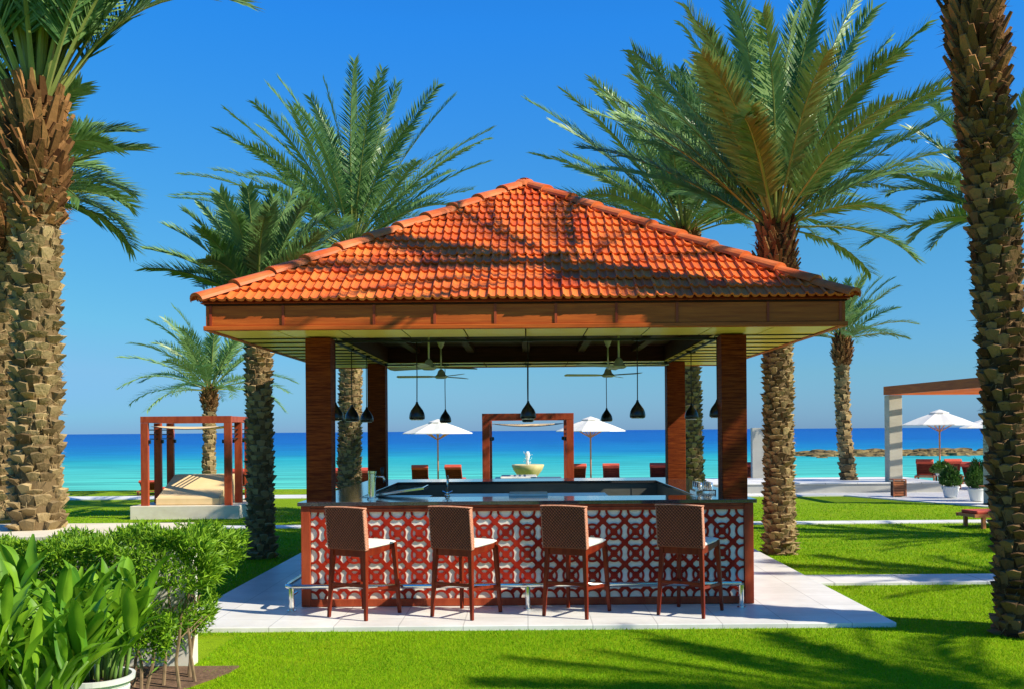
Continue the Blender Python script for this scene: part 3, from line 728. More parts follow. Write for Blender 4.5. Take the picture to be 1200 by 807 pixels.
def palm(label, base, top, r, seed, nfr=44, L=2.8, emin=5, emax=86, lean_az=None, boot=.9, bootr=1.35, droop=(.55, 1.1), scale_h=.080, scale_w=.112,
         lmax=.40, npair=72, extra=None, flare=1.15, bark=None, skip=None, shade0=.5, wid=.0175, curve=.0):
    rng = random.Random(seed); base = Vector(base); top = Vector(top)
    t = thing('date_palm', label, 'palm tree', tuple(base), 'date palms in the garden')
    H = (top - base).length
    def axis(s):
        p = base.lerp(top, s); p.x += curve * math.sin(math.pi * s); return p
    def rad(s): return r * (1 + (flare - 1) * math.exp(-s * H / .35)) * (1.03 - .06 * s)
    # trunk core + scale relief
    tk = MB(); nst = 16
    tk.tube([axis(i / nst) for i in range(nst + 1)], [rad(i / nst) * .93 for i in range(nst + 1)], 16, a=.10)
    ncir = max(7, int(2 * math.pi * r / scale_w)); nrow = int((H - boot * .5) / scale_h)
    for i in range(nrow):
        for k in range(ncir):
            th = 2 * math.pi * (k + .5 * (i % 2) + .12 * i + rng.uniform(-.28, .28)) / ncir; z = (i + .2 + rng.uniform(-.42, .42)) * scale_h / H
            if z > 1: continue
            c = axis(z); R0 = rad(z); er = Vector((math.cos(th), math.sin(th), 0)); et = Vector((-math.sin(th), math.cos(th), 0)); ez = Vector((0, 0, 1))
            w = scale_w * rng.uniform(.42, .66); h = scale_h * rng.uniform(.6, 1.3); out = rng.uniform(.006, .048) * (1 + (.5 if i < 4 else 0))
            b = c + er * (R0 * .90); sh = min(1, max(0, .55 + rng.gauss(0, .30)))
            # leaf-base stub: bottom flush, top lip sticks out; lip has thickness
            vs = [b + et * (-w * .55) - ez * (h * .55), b + et * (w * .55) - ez * (h * .55),
                  b + er * (.022 + out) + et * (w * .95) + ez * (h * .42), b + er * (.030 + out * 1.25) + ez * (h * .60), b + er * (.022 + out) + et * (-w * .95) + ez * (h * .42),
                  b + et * (w * .85) + ez * (h * .62), b + ez * (h * .70), b + et * (-w * .85) + ez * (h * .62),
                  b + er * (.016 + out * .45) - ez * (h * .12)]
            tk._add(vs, [(0, 1, 8), (1, 2, 8), (2, 3, 8), (3, 4, 8), (4, 0, 8), (2, 5, 6, 3), (3, 6, 7, 4), (1, 5, 2), (0, 4, 7)], sh)
    for i in range(int(H * 600 * (r / .2))):
        th = rng.uniform(0, 6.283); z = rng.random(); c = axis(z); er = Vector((math.cos(th), math.sin(th), 0)); et = Vector((-math.sin(th), math.cos(th), 0))
        b = c + er * (rad(z) * rng.uniform(.98, 1.06)); d = (er * rng.uniform(.1, .8) + et * rng.gauss(0, .7) + Vector((0, 0, rng.gauss(-.1, .7)))).normalized(); ln = rng.uniform(.03, .10); w = d.cross(er).normalized() * rng.uniform(.0015, .005)
        tk._add([b - w, b + w, b + d * ln], [(0, 1, 2)], rng.random())
    tk.build('trunk', bark or M_bark, t, attr=True)
    # boots: cut leaf stalks flaring under the crown
    bt = MB(); nb = int(boot / .055)
    for i in range(nb):
        zz = 1 - (boot / H) * (1 - i / nb) * 1.0; c = axis(max(0, zz)); q = i / nb
        R0 = r * (1.0 + (bootr - 1) * math.sin(math.pi * min(1, q * .85 + .12)))
        for k in range(11):
            th = 2 * math.pi * (k + .382 * i * 2.6) / 11 + rng.uniform(-.2, .2)
            er = Vector((math.cos(th), math.sin(th), 0)); et = Vector((-math.sin(th), math.cos(th), 0))
            ln = rng.uniform(.07, .25) * (.6 + q); d = (er * (.75 - .45 * q) + et * rng.gauss(0, .16) + Vector((0, 0, .7 + .4 * q))).normalized()
            b = c + er * (R0 * .80) ; e = b + d * ln
            w0, w1 = .050 * rng.uniform(.6, 1.2), .016 * rng.uniform(.2, 1.6)
            n_ = d.cross(et)
            sh = min(1, max(0, .45 + rng.gauss(0, .28)))
            vs = [b - et * w0 - n_ * .02, b + et * w0 - n_ * .02, b + et * w0 + n_ * .02, b - et * w0 + n_ * .02, e - et * w1 - n_ * .012, e + et * w1 - n_ * .012, e + et * w1 + n_ * .012, e - et * w1 + n_ * .012]
            bt._add(vs, [(0, 3, 2, 1), (4, 5, 6, 7), (0, 1, 5, 4), (1, 2, 6, 5), (2, 3, 7, 6), (3, 0, 4, 7)], sh)
    for i in range(int(boot * 420)):
        th = rng.uniform(0, 6.283); z = 1 - rng.random() * boot / H; c = axis(max(0, z)); er = Vector((math.cos(th), math.sin(th), 0)); et = Vector((-math.sin(th), math.cos(th), 0))
        b = c + er * (r * rng.uniform(1.0, bootr)); d = (er * rng.uniform(.2, 1) + et * rng.gauss(0, .8) + Vector((0, 0, rng.gauss(.2, .7)))).normalized(); ln = rng.uniform(.05, .17); w = d.cross(et + er * .3).normalized() * rng.uniform(.002, .007)
        bt._add([b - w, b + w, b + d * ln], [(0, 1, 2)], rng.random())
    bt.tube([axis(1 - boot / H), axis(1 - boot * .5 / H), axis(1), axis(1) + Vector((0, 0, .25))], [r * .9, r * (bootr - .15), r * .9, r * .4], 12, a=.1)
    bt.build('leaf_bases', M_boot, t, attr=True)
    V, Fc, A, RV, RF = [], [], [], [], []
    ga = math.pi * (3 - math.sqrt(5))
    for i in range(nfr):
        q = (i + .5) / nfr; e0 = R(emax + (emin - emax) * q ** .85 + rng.uniform(-6, 6)); az = i * ga + rng.uniform(-.25, .25) + seed
        if skip and skip(az, e0): continue
        Lf = L * rng.uniform(.86, 1.08) * (.80 + .25 * math.sin(math.pi * (.15 + .7 * q)))
        b = axis(1) + Vector((math.cos(az), math.sin(az), 0)) * (r * (.35 + .5 * q)) + Vector((0, 0, .22 * (1 - q)))
        frond(V, Fc, A, RV, RF, b, az, e0, Lf, rng.uniform(*droop) * (.75 + .5 * q), rng, npair, lmax, wid, min(.95, max(.05, shade0 + rng.gauss(0, .20))), rng.uniform(-.5, .5))
    for (az, e0, Lf, dr) in (extra or []):
        b = axis(1) + Vector((math.cos(az), math.sin(az), 0)) * (r * .8)
        frond(V, Fc, A, RV, RF, b, az, e0, Lf, dr, rng, npair, lmax, wid, shade0 + .1, rng.uniform(-.3, .3))
    m = MB(); m.raw(V, Fc, A); cr = m.build('crown', M_frond, t, attr=True)
    m = MB(); m.raw(RV, RF, [.5] * len(RV)); m.build('leaf_stalk', M_rachis, cr)
    return t

def PG(x, Y, z=LZ): return Vector(((x - CX) * Y / F, Y, z))
# nearest left, standing in the raised planter
palm('thick nearest date palm at the left edge, standing in the raised stone planter', PG(42, 9.0, 1.0), P(43, 118, 9.0), .178, 1, nfr=50, L=2.35, emin=54, emax=89, boot=1.05, bootr=1.36, npair=84, wid=.014, droop=(.3, .75),
     extra=[(R(12), R(60), 2.0, 1.5)])
palm('date palm half hidden behind the thick left palm', PG(-4, 11.6), P(2, 232, 11.6), .19, 2, nfr=38, L=1.38, emin=0, emax=84, boot=.7, extra=[(R(5), R(38), 1.5, .8), (R(-5), R(8), 1.35, .7)])
palm('date palm with short crown beside the left front corner of the pavilion roof', PG(305, 15.6), P(302, 352, 15.6), .175, 3, nfr=40, L=1.5, emin=26, emax=84, boot=.5, droop=(.35, .7), lmax=.33, npair=62)
palm('tall date palm seen behind the left side of the tiled roof', PG(408, 24.5), P(413, 292, 24.5), .25, 4, nfr=64, L=3.85, emin=12, emax=86, boot=.8, droop=(.35, .75), lmax=.42)
palm('date palm rising behind the right side of the tiled roof', PG(813, 20.0), P(802, 275, 20.0), .19, 5, nfr=60, L=3.3, emin=10, emax=84, boot=.8, droop=(.35, .75), lmax=.42)
palm('large date palm with tall full crown right of the pavilion', PG(913, 15.6), P(909, 268, 15.6), .20, 6, nfr=60, L=3.1, emin=28, emax=88, boot=.95, bootr=1.45, droop=(.30, .75), lmax=.42, npair=84,
     extra=[(R(-10), R(2), 1.9, .9), (R(-40), R(18), 1.7, 1.0), (R(15), R(-8), 1.6, .7)])
palm('slim date palm standing on the low terrace wall right of the pavilion', PG(994, 31.4, .26), P(987, 398, 31.4), .19, 7, nfr=34, L=2.0, emin=8, emax=84, boot=.75, bootr=1.55, droop=(.4, .9), lmax=.36, npair=44, curve=-.08, scale_h=.14, scale_w=.2)
palm('distant date palm rising behind the timber daybed cabana', PG(244, 32.8), P(246, 458, 32.8), .165, 8, nfr=36, L=2.6, emin=5, emax=82, boot=.6, bootr=1.5, droop=(.5, 1.0), lmax=.42, npair=48, scale_h=.14, scale_w=.2)
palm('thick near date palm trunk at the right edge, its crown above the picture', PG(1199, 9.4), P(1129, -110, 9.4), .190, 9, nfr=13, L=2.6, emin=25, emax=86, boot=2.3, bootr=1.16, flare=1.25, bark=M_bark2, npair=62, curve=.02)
palm('date palm mostly hidden behind the thick trunk at the right edge', PG(1180, 18.0), P(1176, 262, 18.0), .19, 10, nfr=36, L=2.25, emin=5, emax=84, boot=.7, droop=(.5, .9))
# palms of the same garden beside the camera, whose shade falls on the lawn and the bar
for i, (x, y, h, s, L, nf_) in enumerate(((10.6, 3.7, 6.2, 21, 2.8, 44), (13.4, 9.8, 6.0, 22, 2.6, 24), (14.8, 14.8, 6.0, 23, 2.6, 24), (8.35, 8.0, 7.0, 25, .95, 18))):
    palm('date palm outside the right edge of the view, shading the lawn', (x, y, LZ), (x, y, h), .2, s, nfr=nf_, emin=(35 if L < 1 else 5), L=L, npair=40, wid=.022, scale_h=.2, scale_w=.25)

# ------------------------------------------------------------------ raised planter, hedge and canna pots
t = thing('raised_planter', 'low white rendered planter wall with pale stone coping behind the hedge', 'planter', (-5, 9, 0))
w = MB(); w.box(-8.5, -2.66, 8.36, 8.52, -.1, .955); w.box(-8.5, -3.0, 9.34, 9.48, -.1, .955); w.box(-3.15, -3.0, 8.522, 9.338, -.1, .955); w.box(-8.5, -3.152, 8.522, 9.338, -.1, .93)
w.build('wall', M_wallw, t)
w = MB(); w.box(-8.5, -2.97, 8.33, 9.51, .957, 1.0); w.build('coping', M_stone, t, bevel=.008)

def leafcloud(mb, rng, centers, dirs, ln, wd, shades):
    """elongated pointed leaves"""
    n = len(centers)
    d = dirs / np.linalg.norm(dirs, axis=1, keepdims=True)
    rnd = rng.randn(n, 3); s = np.cross(d, rnd); s /= np.linalg.norm(s, axis=1, keepdims=True) + 1e-6
    nrm = np.cross(s, d)
    ln = ln[:, None]; wd = wd[:, None]
    b = centers; m = b + d * ln * .45 + nrm * ln * .06; tip = b + d * ln - np.array([0, 0, 1.]) * ln * .12
    V = np.stack([b, m - s * wd, tip, m + s * wd], 1).reshape(-1, 3)
    o = len(mb.v)
    mb.v += [tuple(v) for v in V.tolist()]; mb.f += [(o + 4 * i, o + 4 * i + 1, o + 4 * i + 2, o + 4 * i + 3) for i in range(n)]
    mb.a += np.repeat(shades, 4).tolist()

def hedge():
    t = thing('hedge', 'clipped leafy green hedge with bare stems along the white planter wall', 'hedge', (-4.5, 7.8, 0))
    rng = np.random.RandomState(4)
    x0, x1, y0, y1, z0, z1 = -8.0, -2.24, 7.25, 8.30, .42, .985
    N = 48000
    x = x0 + (x1 - x0) * rng.rand(N) ** .75; y = y0 + (y1 - y0) * rng.rand(N); z = z0 + (z1 - z0) * rng.rand(N)
    # push most leaves to the shell
    which = rng.rand(N)
    y = np.where(which < .42, y0 + np.abs(rng.randn(N)) * .06, y); z = np.where((which > .42) & (which < .78), z1 - np.abs(rng.randn(N)) * .05, z)
    x = np.where(which > .93, x1 - np.abs(rng.randn(N)) * .06, x)
    wob = .05 * np.sin(x * 5.1) * np.cos(y * 7) + .035 * np.sin(x * 13 + y * 9)
    z = np.where(z > .6, z + wob + .10 * np.clip((x + 3.6) / 1.2, 0, 1), z)
    y = np.where(y < y0 + .2, y + .07 * np.sin(x * 4.3 + z * 5) + .04 * np.sin(z * 17 + x * 11), y)
    low = np.clip((x + 3.4) / 1.0, 0, 1); z = np.where((z < .62), z - low * .22 * rng.rand(N), z)
    x = x + .05 * np.sin(z * 9 + y * 6) - np.clip(.80 - z, 0, 1) * .55 * np.clip((x - x1 + .8) / .8, 0, 1)
    keep = ~((x > x1 - .10) & (z > 1.03)); 
    c = np.stack([x, y, z], 1)[keep]; n = len(c)
    d = np.stack([c[:, 0] * 0 + .25 * rng.randn(n) + .9 * np.clip((c[:, 0] - x1 + .4), 0, 1), -.5 * np.clip(1 - (c[:, 1] - y0) / .3, 0, 1) + .55 * rng.randn(n), .65 + .5 * rng.randn(n)], 1)
    d[:, 0] += .4 * rng.randn(n)
    sh = np.clip(.45 + .28 * rng.randn(n), 0, 1)
    mb = MB(); leafcloud(mb, rng, c, d, .045 + .045 * rng.rand(n), .005 + .005 * rng.rand(n), sh)
    mb.build('foliage', M_hedge, t, attr=True)
    sm = MB(); r2 = random.Random(3)
    for k in range(52):
        x = -5.2 + 2.75 * (k / 51) + r2.uniform(-.05, .05); y = r2.uniform(7.45, 8.05)
        p = [(x, y, LZ)]; xx, yy = x, y
        for q in range(1, 6): xx += r2.uniform(-.035, .05); yy += r2.uniform(-.03, .03); p.append((xx, yy, q * .16))
        sm.tube(p, [.014, .012, .011, .010, .008, .006], 6)
        for q in (2, 3, 4):
            b = Vector(p[q]); e = b + Vector((r2.uniform(-.18, .18), r2.uniform(-.12, .12), r2.uniform(.08, .2))); sm.tube([b, e], [.006, .003], 5)
    sm.build('stem', M_twig, t)
hedge()

def canna(label, loc, pot_r, pot_h, seed, nst, hgt, spread):
    t = thing('potted_canna', label, 'potted plant', loc, 'potted cannas beside the hedge'); rng = random.Random(seed); o = Vector(loc)
    prof = [(0, .005), (pot_r * .72, 0), (pot_r * .95, pot_h * .80)]
    for q in (.30, .45, .60): pass
    ribs = [(0, .006), (pot_r * .74, .0)]
    for q in range(1, 9):
        z = pot_h * q / 9.2; rr = pot_r * (.74 + .22 * q / 9); ribs += [(rr, z - .008), (rr - .006, z - .004), (rr - .006, z + .004), (rr, z + .008)]
    ribs += [(pot_r * .97, pot_h * .93), (pot_r * 1.06, pot_h * .94), (pot_r * 1.08, pot_h), (pot_r * .98, pot_h), (pot_r * .93, pot_h * .9)]
    p = MB().lathe(ribs, o, 36).build('pot', M_pot, t, smooth=False)
    MB().lathe([(0, pot_h * .9), (pot_r * .93, pot_h * .9)], o, 30).build('soil', M_soil, p)
    sm = MB(); lf = MB()
    for k in range(nst):
        az = rng.uniform(0, 2 * math.pi); q = math.sqrt(rng.random()) * pot_r * .8; b = o + Vector((math.cos(az) * q, math.sin(az) * q, pot_h * .9))
        h = hgt * rng.uniform(.55, 1.0); ln = spread * rng.uniform(.2, 1) ; e = b + Vector((math.cos(az) * ln * .6, math.sin(az) * ln * .6, h))
        mid = b.lerp(e, .5) + Vector((0, 0, .05)); mid.x -= math.cos(az) * ln * .12; mid.y -= math.sin(az) * ln * .12
        sm.tube([b, b.lerp(mid, .5), mid, e], [.012, .011, .009, .005], 7)
        nl = rng.randint(4, 6)
        for j in range(nl):
            s = .25 + .75 * (j + .5) / nl; p0 = (b.lerp(mid, s * 2) if s < .5 else mid.lerp(e, s * 2 - 1))
            la = az + j * 2.4 + rng.uniform(-.5, .5); el = R(rng.uniform(50, 80) + (12 if j == nl - 1 else 0)); L = rng.uniform(.26, .46) * (1 - .12 * (j / nl)); W = L * rng.uniform(.080, .125)
            n = 9; dr = rng.uniform(.2, 1.2); pp = Vector(p0); sh = min(1, max(0, rng.gauss(.45, .25))); vs = []; at = []
            for i in range(n + 1):
                u = i / n; ee = el - dr * u ** 1.7; d = Vector((math.cos(la) * math.cos(ee), math.sin(la) * math.cos(ee), math.sin(ee)))
                sd_ = Vector((-math.sin(la), math.cos(la), 0)); up = sd_.cross(d)
                up = -up if up.z < 0 else up
                w_ = W * (math.sin(math.pi * min(1, u * .93 + .02)) ** .75) * (1.0 if u < .5 else 1 - .35 * (u - .5)) if 0 < u < 1 else .004
                wave = .006 * math.sin(u * 12 + la)
                for c_, lift in ((-1, .30), (-.5, .10), (0, 0), (.5, .10), (1, .30)):
                    vs.append(tuple(pp + sd_ * (c_ * w_) + up * (lift * w_ + wave * c_))); at.append(sh + (.12 if c_ == 0 else 0) + .05 * math.sin(c_ * 9 + u * 4))
                pp = pp + d * (L / n)
            fs = []
            for i in range(n):
                for c_ in range(4): a = i * 5 + c_; fs.append((a, a + 1, a + 6, a + 5))
            lf.raw(vs, fs, at)
    sm.build('stem', M_canst, t, smooth=True); lf.build('foliage', M_canna, t, smooth=True, attr=True)
    return t
canna('large leafy canna in a ribbed white pot, nearest the hedge stems', (-2.40, 5.85, 0), .20, .47, 1, 24, .46, .36)
canna('large leafy canna in a white pot at the bottom of the picture, rim just showing', (-2.42, 5.20, 0), .19, .40, 2, 24, .46, .36)
canna('broad leafy canna at the far left edge in front of the hedge', (-2.98, 5.75, 0), .20, .48, 3, 28, .56, .42)
canna('bushy canna at the bottom left corner of the picture', (-2.72, 5.0, 0), .20, .45, 4, 26, .52, .42)

# ------------------------------------------------------------------ cabanas
def cabana():
    t = thing('daybed_cabana', 'x', 'cabana', (0, 0, 0), 'timber daybed cabanas on the lawn')
    MB().box(-1.18, 1.15, 0, 2.15, LZ - .02, .24).build('platform', M_stone, t, bevel=.01)
    for sx in (-1, 1):
        for yy in (.15, .97, 1.80): MB().box(sx * .90 - .078, sx * .90 + .078, yy - .05, yy + .05, .24, 2.03).build('post', M_wood, t, bevel=.004)
    b = MB()
    for yy in (.15, 1.80): b.box(-.98, .98, yy - .052, yy + .052, 2.032, 2.17)
    for sx in (-1, 1): b.box(sx * .90 - .076, sx * .90 + .076, .204, 1.746, 2.035, 2.165)
    b.build('beam', M_wood, t, bevel=.004)
    for sx in (-1, 1):
        for z in (1.88, 1.78, 1.68):
            for (ya_, yb_) in ((.201, .919), (1.021, 1.749)): MB().box(sx * .90 - .012, sx * .90 + .012, ya_, yb_, z - .012, z + .012).build('side_bar', M_line, t)
    h = MB()
    for sx in (-1, 1):
        for yy in (.15, .97, 1.80): a, b2 = sorted((sx * .82, sx * .775)); h.box(a, b2, yy - .03, yy + .03, 1.58, 1.66)
    h.build('bracket', M_line, t)
    cn = MB(); n = 16; vs = []; fs = []
    for i in range(n + 1):
        for j in range(9):
            u = i / n * 2 - 1; v = j / 8; vs.append((u * .81, .22 + 1.5 * v, 1.955 - .075 * (1 - u * u) * (.6 + .4 * math.cos(v * 9)) ))
    vs += [(x, y, z + .008) for (x, y, z) in vs]; m_ = (n + 1) * 9
    for i in range(n):
        for j in range(8): a = i * 9 + j; fs.append((a, a + 1, a + 10, a + 9)); fs.append((m_ + a, m_ + a + 9, m_ + a + 10, m_ + a + 1))
    cn.raw(vs, fs, [.5] * len(vs)); cn.build('shade_cloth', M_bed, t, smooth=True)
    return t
cb = cabana(); cb.location = (-7.36, 22.75, 0); cb['label'] = 'timber daybed cabana with beige shade cloth on a pale stone platform, left lawn'
cb2 = dup(cb, (0.03, 22.5, 0), 0, 'timber daybed cabana seen through the middle of the bar')
# daybed with sloping back (left)
t = thing('daybed_mattress', 'beige upholstered daybed with sloping backrest under the left cabana', 'daybed', (-7.36, 23.7, .24))
MB().box(-8.07, -6.68, 22.98, 24.5, .242, .40).build('base', M_bed, t, bevel=.02)
MB().prism([(23.0, .402), (24.5, .402), (24.5, .86), (24.2, .86)], -8.05, -6.70, 'x').build('backrest', M_bed, t, bevel=.008)
t = thing('daybed_mattress', 'low daybed with white mattress under the middle cabana', 'daybed', (.03, 23.6, .24))
MB().box(-.72, .78, 22.95, 24.3, .242, .74).build('base', M_inner, t, bevel=.01)
MB().box(-.58, .22, 22.93, 24.1, .742, .80).build('cushion', M_cush, t, bevel=.02)

# ------------------------------------------------------------------ fountain
t = thing('fountain', 'pale stone bowl fountain with a white water jet behind the middle cabana', 'fountain', (.02, 28.2, 0))
f_ = MB(); n = 32
prof = [(.0, .50), (.14, .50), (.26, .60), (.37, .75), (.42, .88), (.40, .90), (.36, .88), (.0, .84)]
vs = []
for r_, z_ in prof:
    for k in range(n): a = 2 * math.pi * k / n; q = r_ * (1 + .06 * abs(math.cos(a * 2.5))); vs.append((.02 + q * math.cos(a), 28.2 + q * math.sin(a), z_))
f_._add(vs, [(i * n + k, i * n + (k + 1) % n, (i + 1) * n + (k + 1) % n, (i + 1) * n + k) for i in range(len(prof) - 1) for k in range(n)])
f_.build('bowl', M_bowl, t, smooth=True)
MB().lathe([(.36, LZ), (.36, .06), (.18, .10), (.14, .42), (.18, .502)], (.02, 28.2, 0), 24).build('pedestal', M_stone, t, smooth=False)
wj = MB(); rng = random.Random(8)
wj.tube([(.02, 28.2, .82), (.02, 28.2, .98), (.03, 28.2, 1.10), (.02, 28.2, 1.20), (.02, 28.2, 1.25)], [.05, .035, .055, .065, .02], 9)
for k in range(46):
    a = rng.uniform(0, 6.28); q = rng.uniform(.02, .13); z = rng.uniform(.9, 1.24); p = Vector((.02 + q * math.cos(a), 28.2 + q * math.sin(a), z)); wj.lathe([(0, -.016), (.013, 0), (0, .016)], p, 6)
wj.build('water_jet', M_water, t, smooth=True)

# ------------------------------------------------------------------ umbrellas
def umbrella():
    t = thing('beach_umbrella', 'x', 'umbrella', (0, 0, 0), 'white umbrellas by the sea'); n = 8; rad = 1.13
    cn = MB(); sub = 3; N = n * sub
    def ringv(r, z, sag): 
        out = []
        for k in range(N):
            a = 2 * math.pi * k / N; f = (k % sub) / sub; rr = r * (math.cos(math.pi / n) / math.cos((f - .5) * 2 * math.pi / n)); s_ = sag * math.sin(math.pi * f)
            out.append((rr * math.cos(a), rr * math.sin(a), z - s_))
        return out
    vs = []; lv = [(rad, 1.80, .0), (rad * .995, 1.83, .01), (rad * .6, 2.01, .02), (rad * .22, 2.16, .01), (.01, 2.20, 0)]
    for r_, z_, s_ in lv: vs += ringv(r_, z_, s_)
    fs = [(i * N + k, i * N + (k + 1) % N, (i + 1) * N + (k + 1) % N, (i + 1) * N + k) for i in range(4) for k in range(N)]
    cn._add(vs, fs); can = cn.build('canopy', M_canv, t)
    v_ = MB(); vs = []
    for r_, z_ in ((.30, 2.155), (.29, 2.185), (.02, 2.275)): vs += ringv(r_, z_, .0)
    v_._add(vs, [(i * N + k, i * N + (k + 1) % N, (i + 1) * N + (k + 1) % N, (i + 1) * N + k) for i in range(2) for k in range(N)]); v_.build('vent', M_canv, can)
    MB().tube([(0, 0, 0), (0, 0, 2.2)], .026, 10).build('pole', M_pole, t, smooth=True)
    for k in range(n):
        a = 2 * math.pi * k / n; c, s_ = math.cos(a), math.sin(a)
        MB().bar((.03 * c, .03 * s_, 1.62), (.62 * c, .62 * s_, 1.95), .020, .026).build('rib', M_pole, t)
    MB().lathe([(0, 0), (.24, 0), (.24, .05), (.06, .08), (.05, .30), (0, .30)], (0, 0, 0), 18).build('base', M_grey, t)
    return t
um = umbrella()
UM = [((513 - CX) * 33.4 / F, 33.4, LZ, .98, 'white umbrella beside the left beach loungers behind the bar'), ((692 - CX) * 33.4 / F, 33.4, LZ, 1.0, 'white umbrella just right of the middle cabana'),
      ((1101 - CX) * 33.6 / F, 33.6, LZ, 1.06, 'white umbrella under the slatted pergola on the right'), ((1168 - CX) * 34.2 / F, 34.2, LZ, 1.0, 'white umbrella mostly hidden behind the thick right palm trunk')]
for i, (x, y, z, s, lab) in enumerate(UM):
    o = um if i == 0 else dup(um, (0, 0, 0), 0, lab)
    o.location = (x, y, z); o.scale = (s, s, s); o.rotation_euler = (0, 0, R(11 + 17 * i)); o['label'] = lab

# ------------------------------------------------------------------ loungers (head towards camera, facing the sea)
def lounger():
    t = thing('sun_lounger', 'x', 'sun lounger', (0, 0, 0), 'red cushioned loungers along the shore')
    f = MB()
    for sx in (-1, 1): f.box(sx * .30 - .025, sx * .30 + .025, -.55, 1.3, .24, .31)
    f.box(-.274, .274, 1.24, 1.29, .245, .305); f.box(-.274, .274, -.54, -.49, .245, .305)
    for k in range(9): f.box(-.273, .273, .05 + .125 * k, .13 + .125 * k, .285, .306)
    f.build('frame', M_teak, t)
    for sx in (-1, 1):
        for y in (-.42, 1.1): MB().box(sx * .30 - .03, sx * .30 + .03, y - .035, y + .035, 0, .239).build('leg', M_teak, t)
    MM = Matrix.Translation((0, 0, .30)) @ Matrix.Rotation(R(-52), 4, 'X')     # plane rising towards -Y
    b = MB()
    for k in range(7): b.box(-.27, .27, -.08 - .085 * k - .07, -.08 - .085 * k, 0, .02, M=MM)
    for sx in (-1, 1): b.box(sx * .24 - .02, sx * .24 + .02, -.66, -.02, -.026, -.002, M=MM)
    b.build('back_slats', M_backs, t)
    c = MB(); c.box(-.27, .27, 0, 1.22, .309, .38); c.box(-.28, .28, -.68, -.01, .022, .09, M=MM); c.box(-.285, .285, -.72, -.60, -.05, .11, M=MM)
    c.build('cushion', M_red, t, bevel=.02)
    return t
lg = lounger()
LG = [(492, 33.6, 4, 'red cushioned lounger left of the left umbrella pole'), (532, 33.6, -3, 'red cushioned lounger right of the left umbrella pole'),
      (676, 33.6, 2, 'red cushioned lounger left of the umbrella beside the middle cabana'), (716, 33.6, -6, 'red cushioned lounger right of the umbrella beside the middle cabana'),
      (771, 33.8, -8, 'red cushioned lounger close to the right rear column'), (394, 31.5, 5, 'red cushioned lounger between the left front column and palm trunk'),
      (425, 31.5, 4, 'red cushioned lounger between the palm trunk and left rear column'), (880, 33.8, -14, 'red cushioned lounger beside the grey slab right of the pavilion'),
      (1084, 34.0, -24, 'red slatted lounger behind the low wall under the pergola umbrella'), (1114, 34.0, -12, 'red slatted lounger behind the potted shrubs at right'),
      (176, 31.8, 8, 'red cushioned lounger behind the left post of the left cabana'), (284, 31.5, 5, 'red cushioned lounger behind the right posts of the left cabana'), (1141, 31, -40, 'teak lounger behind the taller potted shrub at right')]
for i, (px_, y, a, lab) in enumerate(LG):
    o = lg if i == 0 else dup(lg, (0, 0, 0), 0, lab)
    o.location = ((px_ - CX) * y / F, y, LZ if px_ < 1000 else 0); o.rotation_euler = (0, 0, R(a)); o.scale = (.93, .93, .50 if px_ == 176 else .86); o['label'] = lab
o = dup(lg, ((1200 - CX) * 19.6 / F, 19.6, LZ), R(100), 'wooden lounger on the grass mostly hidden by the thick right trunk')

# ------------------------------------------------------------------ right terrace: low wall, slab, pergola, bin, pots
t = thing('low_wall', 'long low grey wall with broad pale top along the right terrace', 'wall', (7.5, 31, 0))
MB().box(3.6, 11.72, 29.80, 33.0, LZ, .225).build('wall_face', M_grey, t)
MB().box(3.57, 11.75, 29.77, 33.03, .227, .268).build('coping', M_path, t, bevel=.008)
sl = MB().box((881 - CX) * 33.1 / F, (903 - CX) * 33.1 / F, 33.06, 33.3, LZ, 1.83)
tag(sl.build('screen_slab', M_grey, org=(7.3, 33.2, 0), bevel=.01), 'upright grey slab screen behind the low wall beside the palm trunk', 'screen wall')
t = thing('pergola', 'flat brown slatted pergola on stone pillars at the right terrace', 'pergola', (12, 28, 0))
A = Vector((10.22, 30.1, 0)); B = Vector((10.75, 24.7, 0))
pr = MB(); pr.box(10.25, 10.62, 29.9, 30.3, .27, 2.72); pr.build('pillar', M_pillar, t, bevel=.01)
pr = MB(); pr.box(10.82, 11.16, 24.75, 25.1, -.02, 2.72); pr.build('pillar', M_pillar, t, bevel=.01)
pr = MB(); pr.box(15.6, 16.0, 29.9, 30.3, -.02, 2.72); pr.build('pillar', M_pillar, t, bevel=.01)
pr = MB(); pr.box(15.9, 16.3, 24.75, 25.1, -.02, 2.72); pr.build('pillar', M_pillar, t, bevel=.01)
bm_ = MB(); dv = Vector((5.7, .5, 0))
def lv(p, z): return Vector((p.x, p.y, z))
bm_.bar(lv(A, 2.85), lv(B, 2.85), .12, .24); bm_.bar(lv(A + dv, 2.85), lv(B + dv, 2.85), .12, .24)
bm_.bar(lv(A, 2.85) + Vector((.065, 0, 0)), lv(A + dv, 2.85) - Vector((.065, 0, 0)), .12, .235); bm_.bar(lv(B, 2.85) + Vector((.065, 0, 0)), lv(B + dv, 2.85) - Vector((.065, 0, 0)), .12, .235)
bm_.build('beam', M_woodh, t)
sl = MB()
for k in range(1, 20):
    a = lv(A.lerp(B, k / 20), 2.80) + Vector((.065, 0, 0)); sl.bar(a, a + dv - Vector((.13, 0, 0)), .07, .05)
sl.build('slat', M_woodh, t)
t = thing('litter_bin', 'small square slatted wooden bin in front of the low wall', 'bin', tuple(G(1054.5, 581)))
o_ = ORG[t.name]; MB().box(o_.x - .14, o_.x + .14, o_.y + .02, o_.y + .30, .0, .38).build('liner', M_dark, t)
b_ = MB()
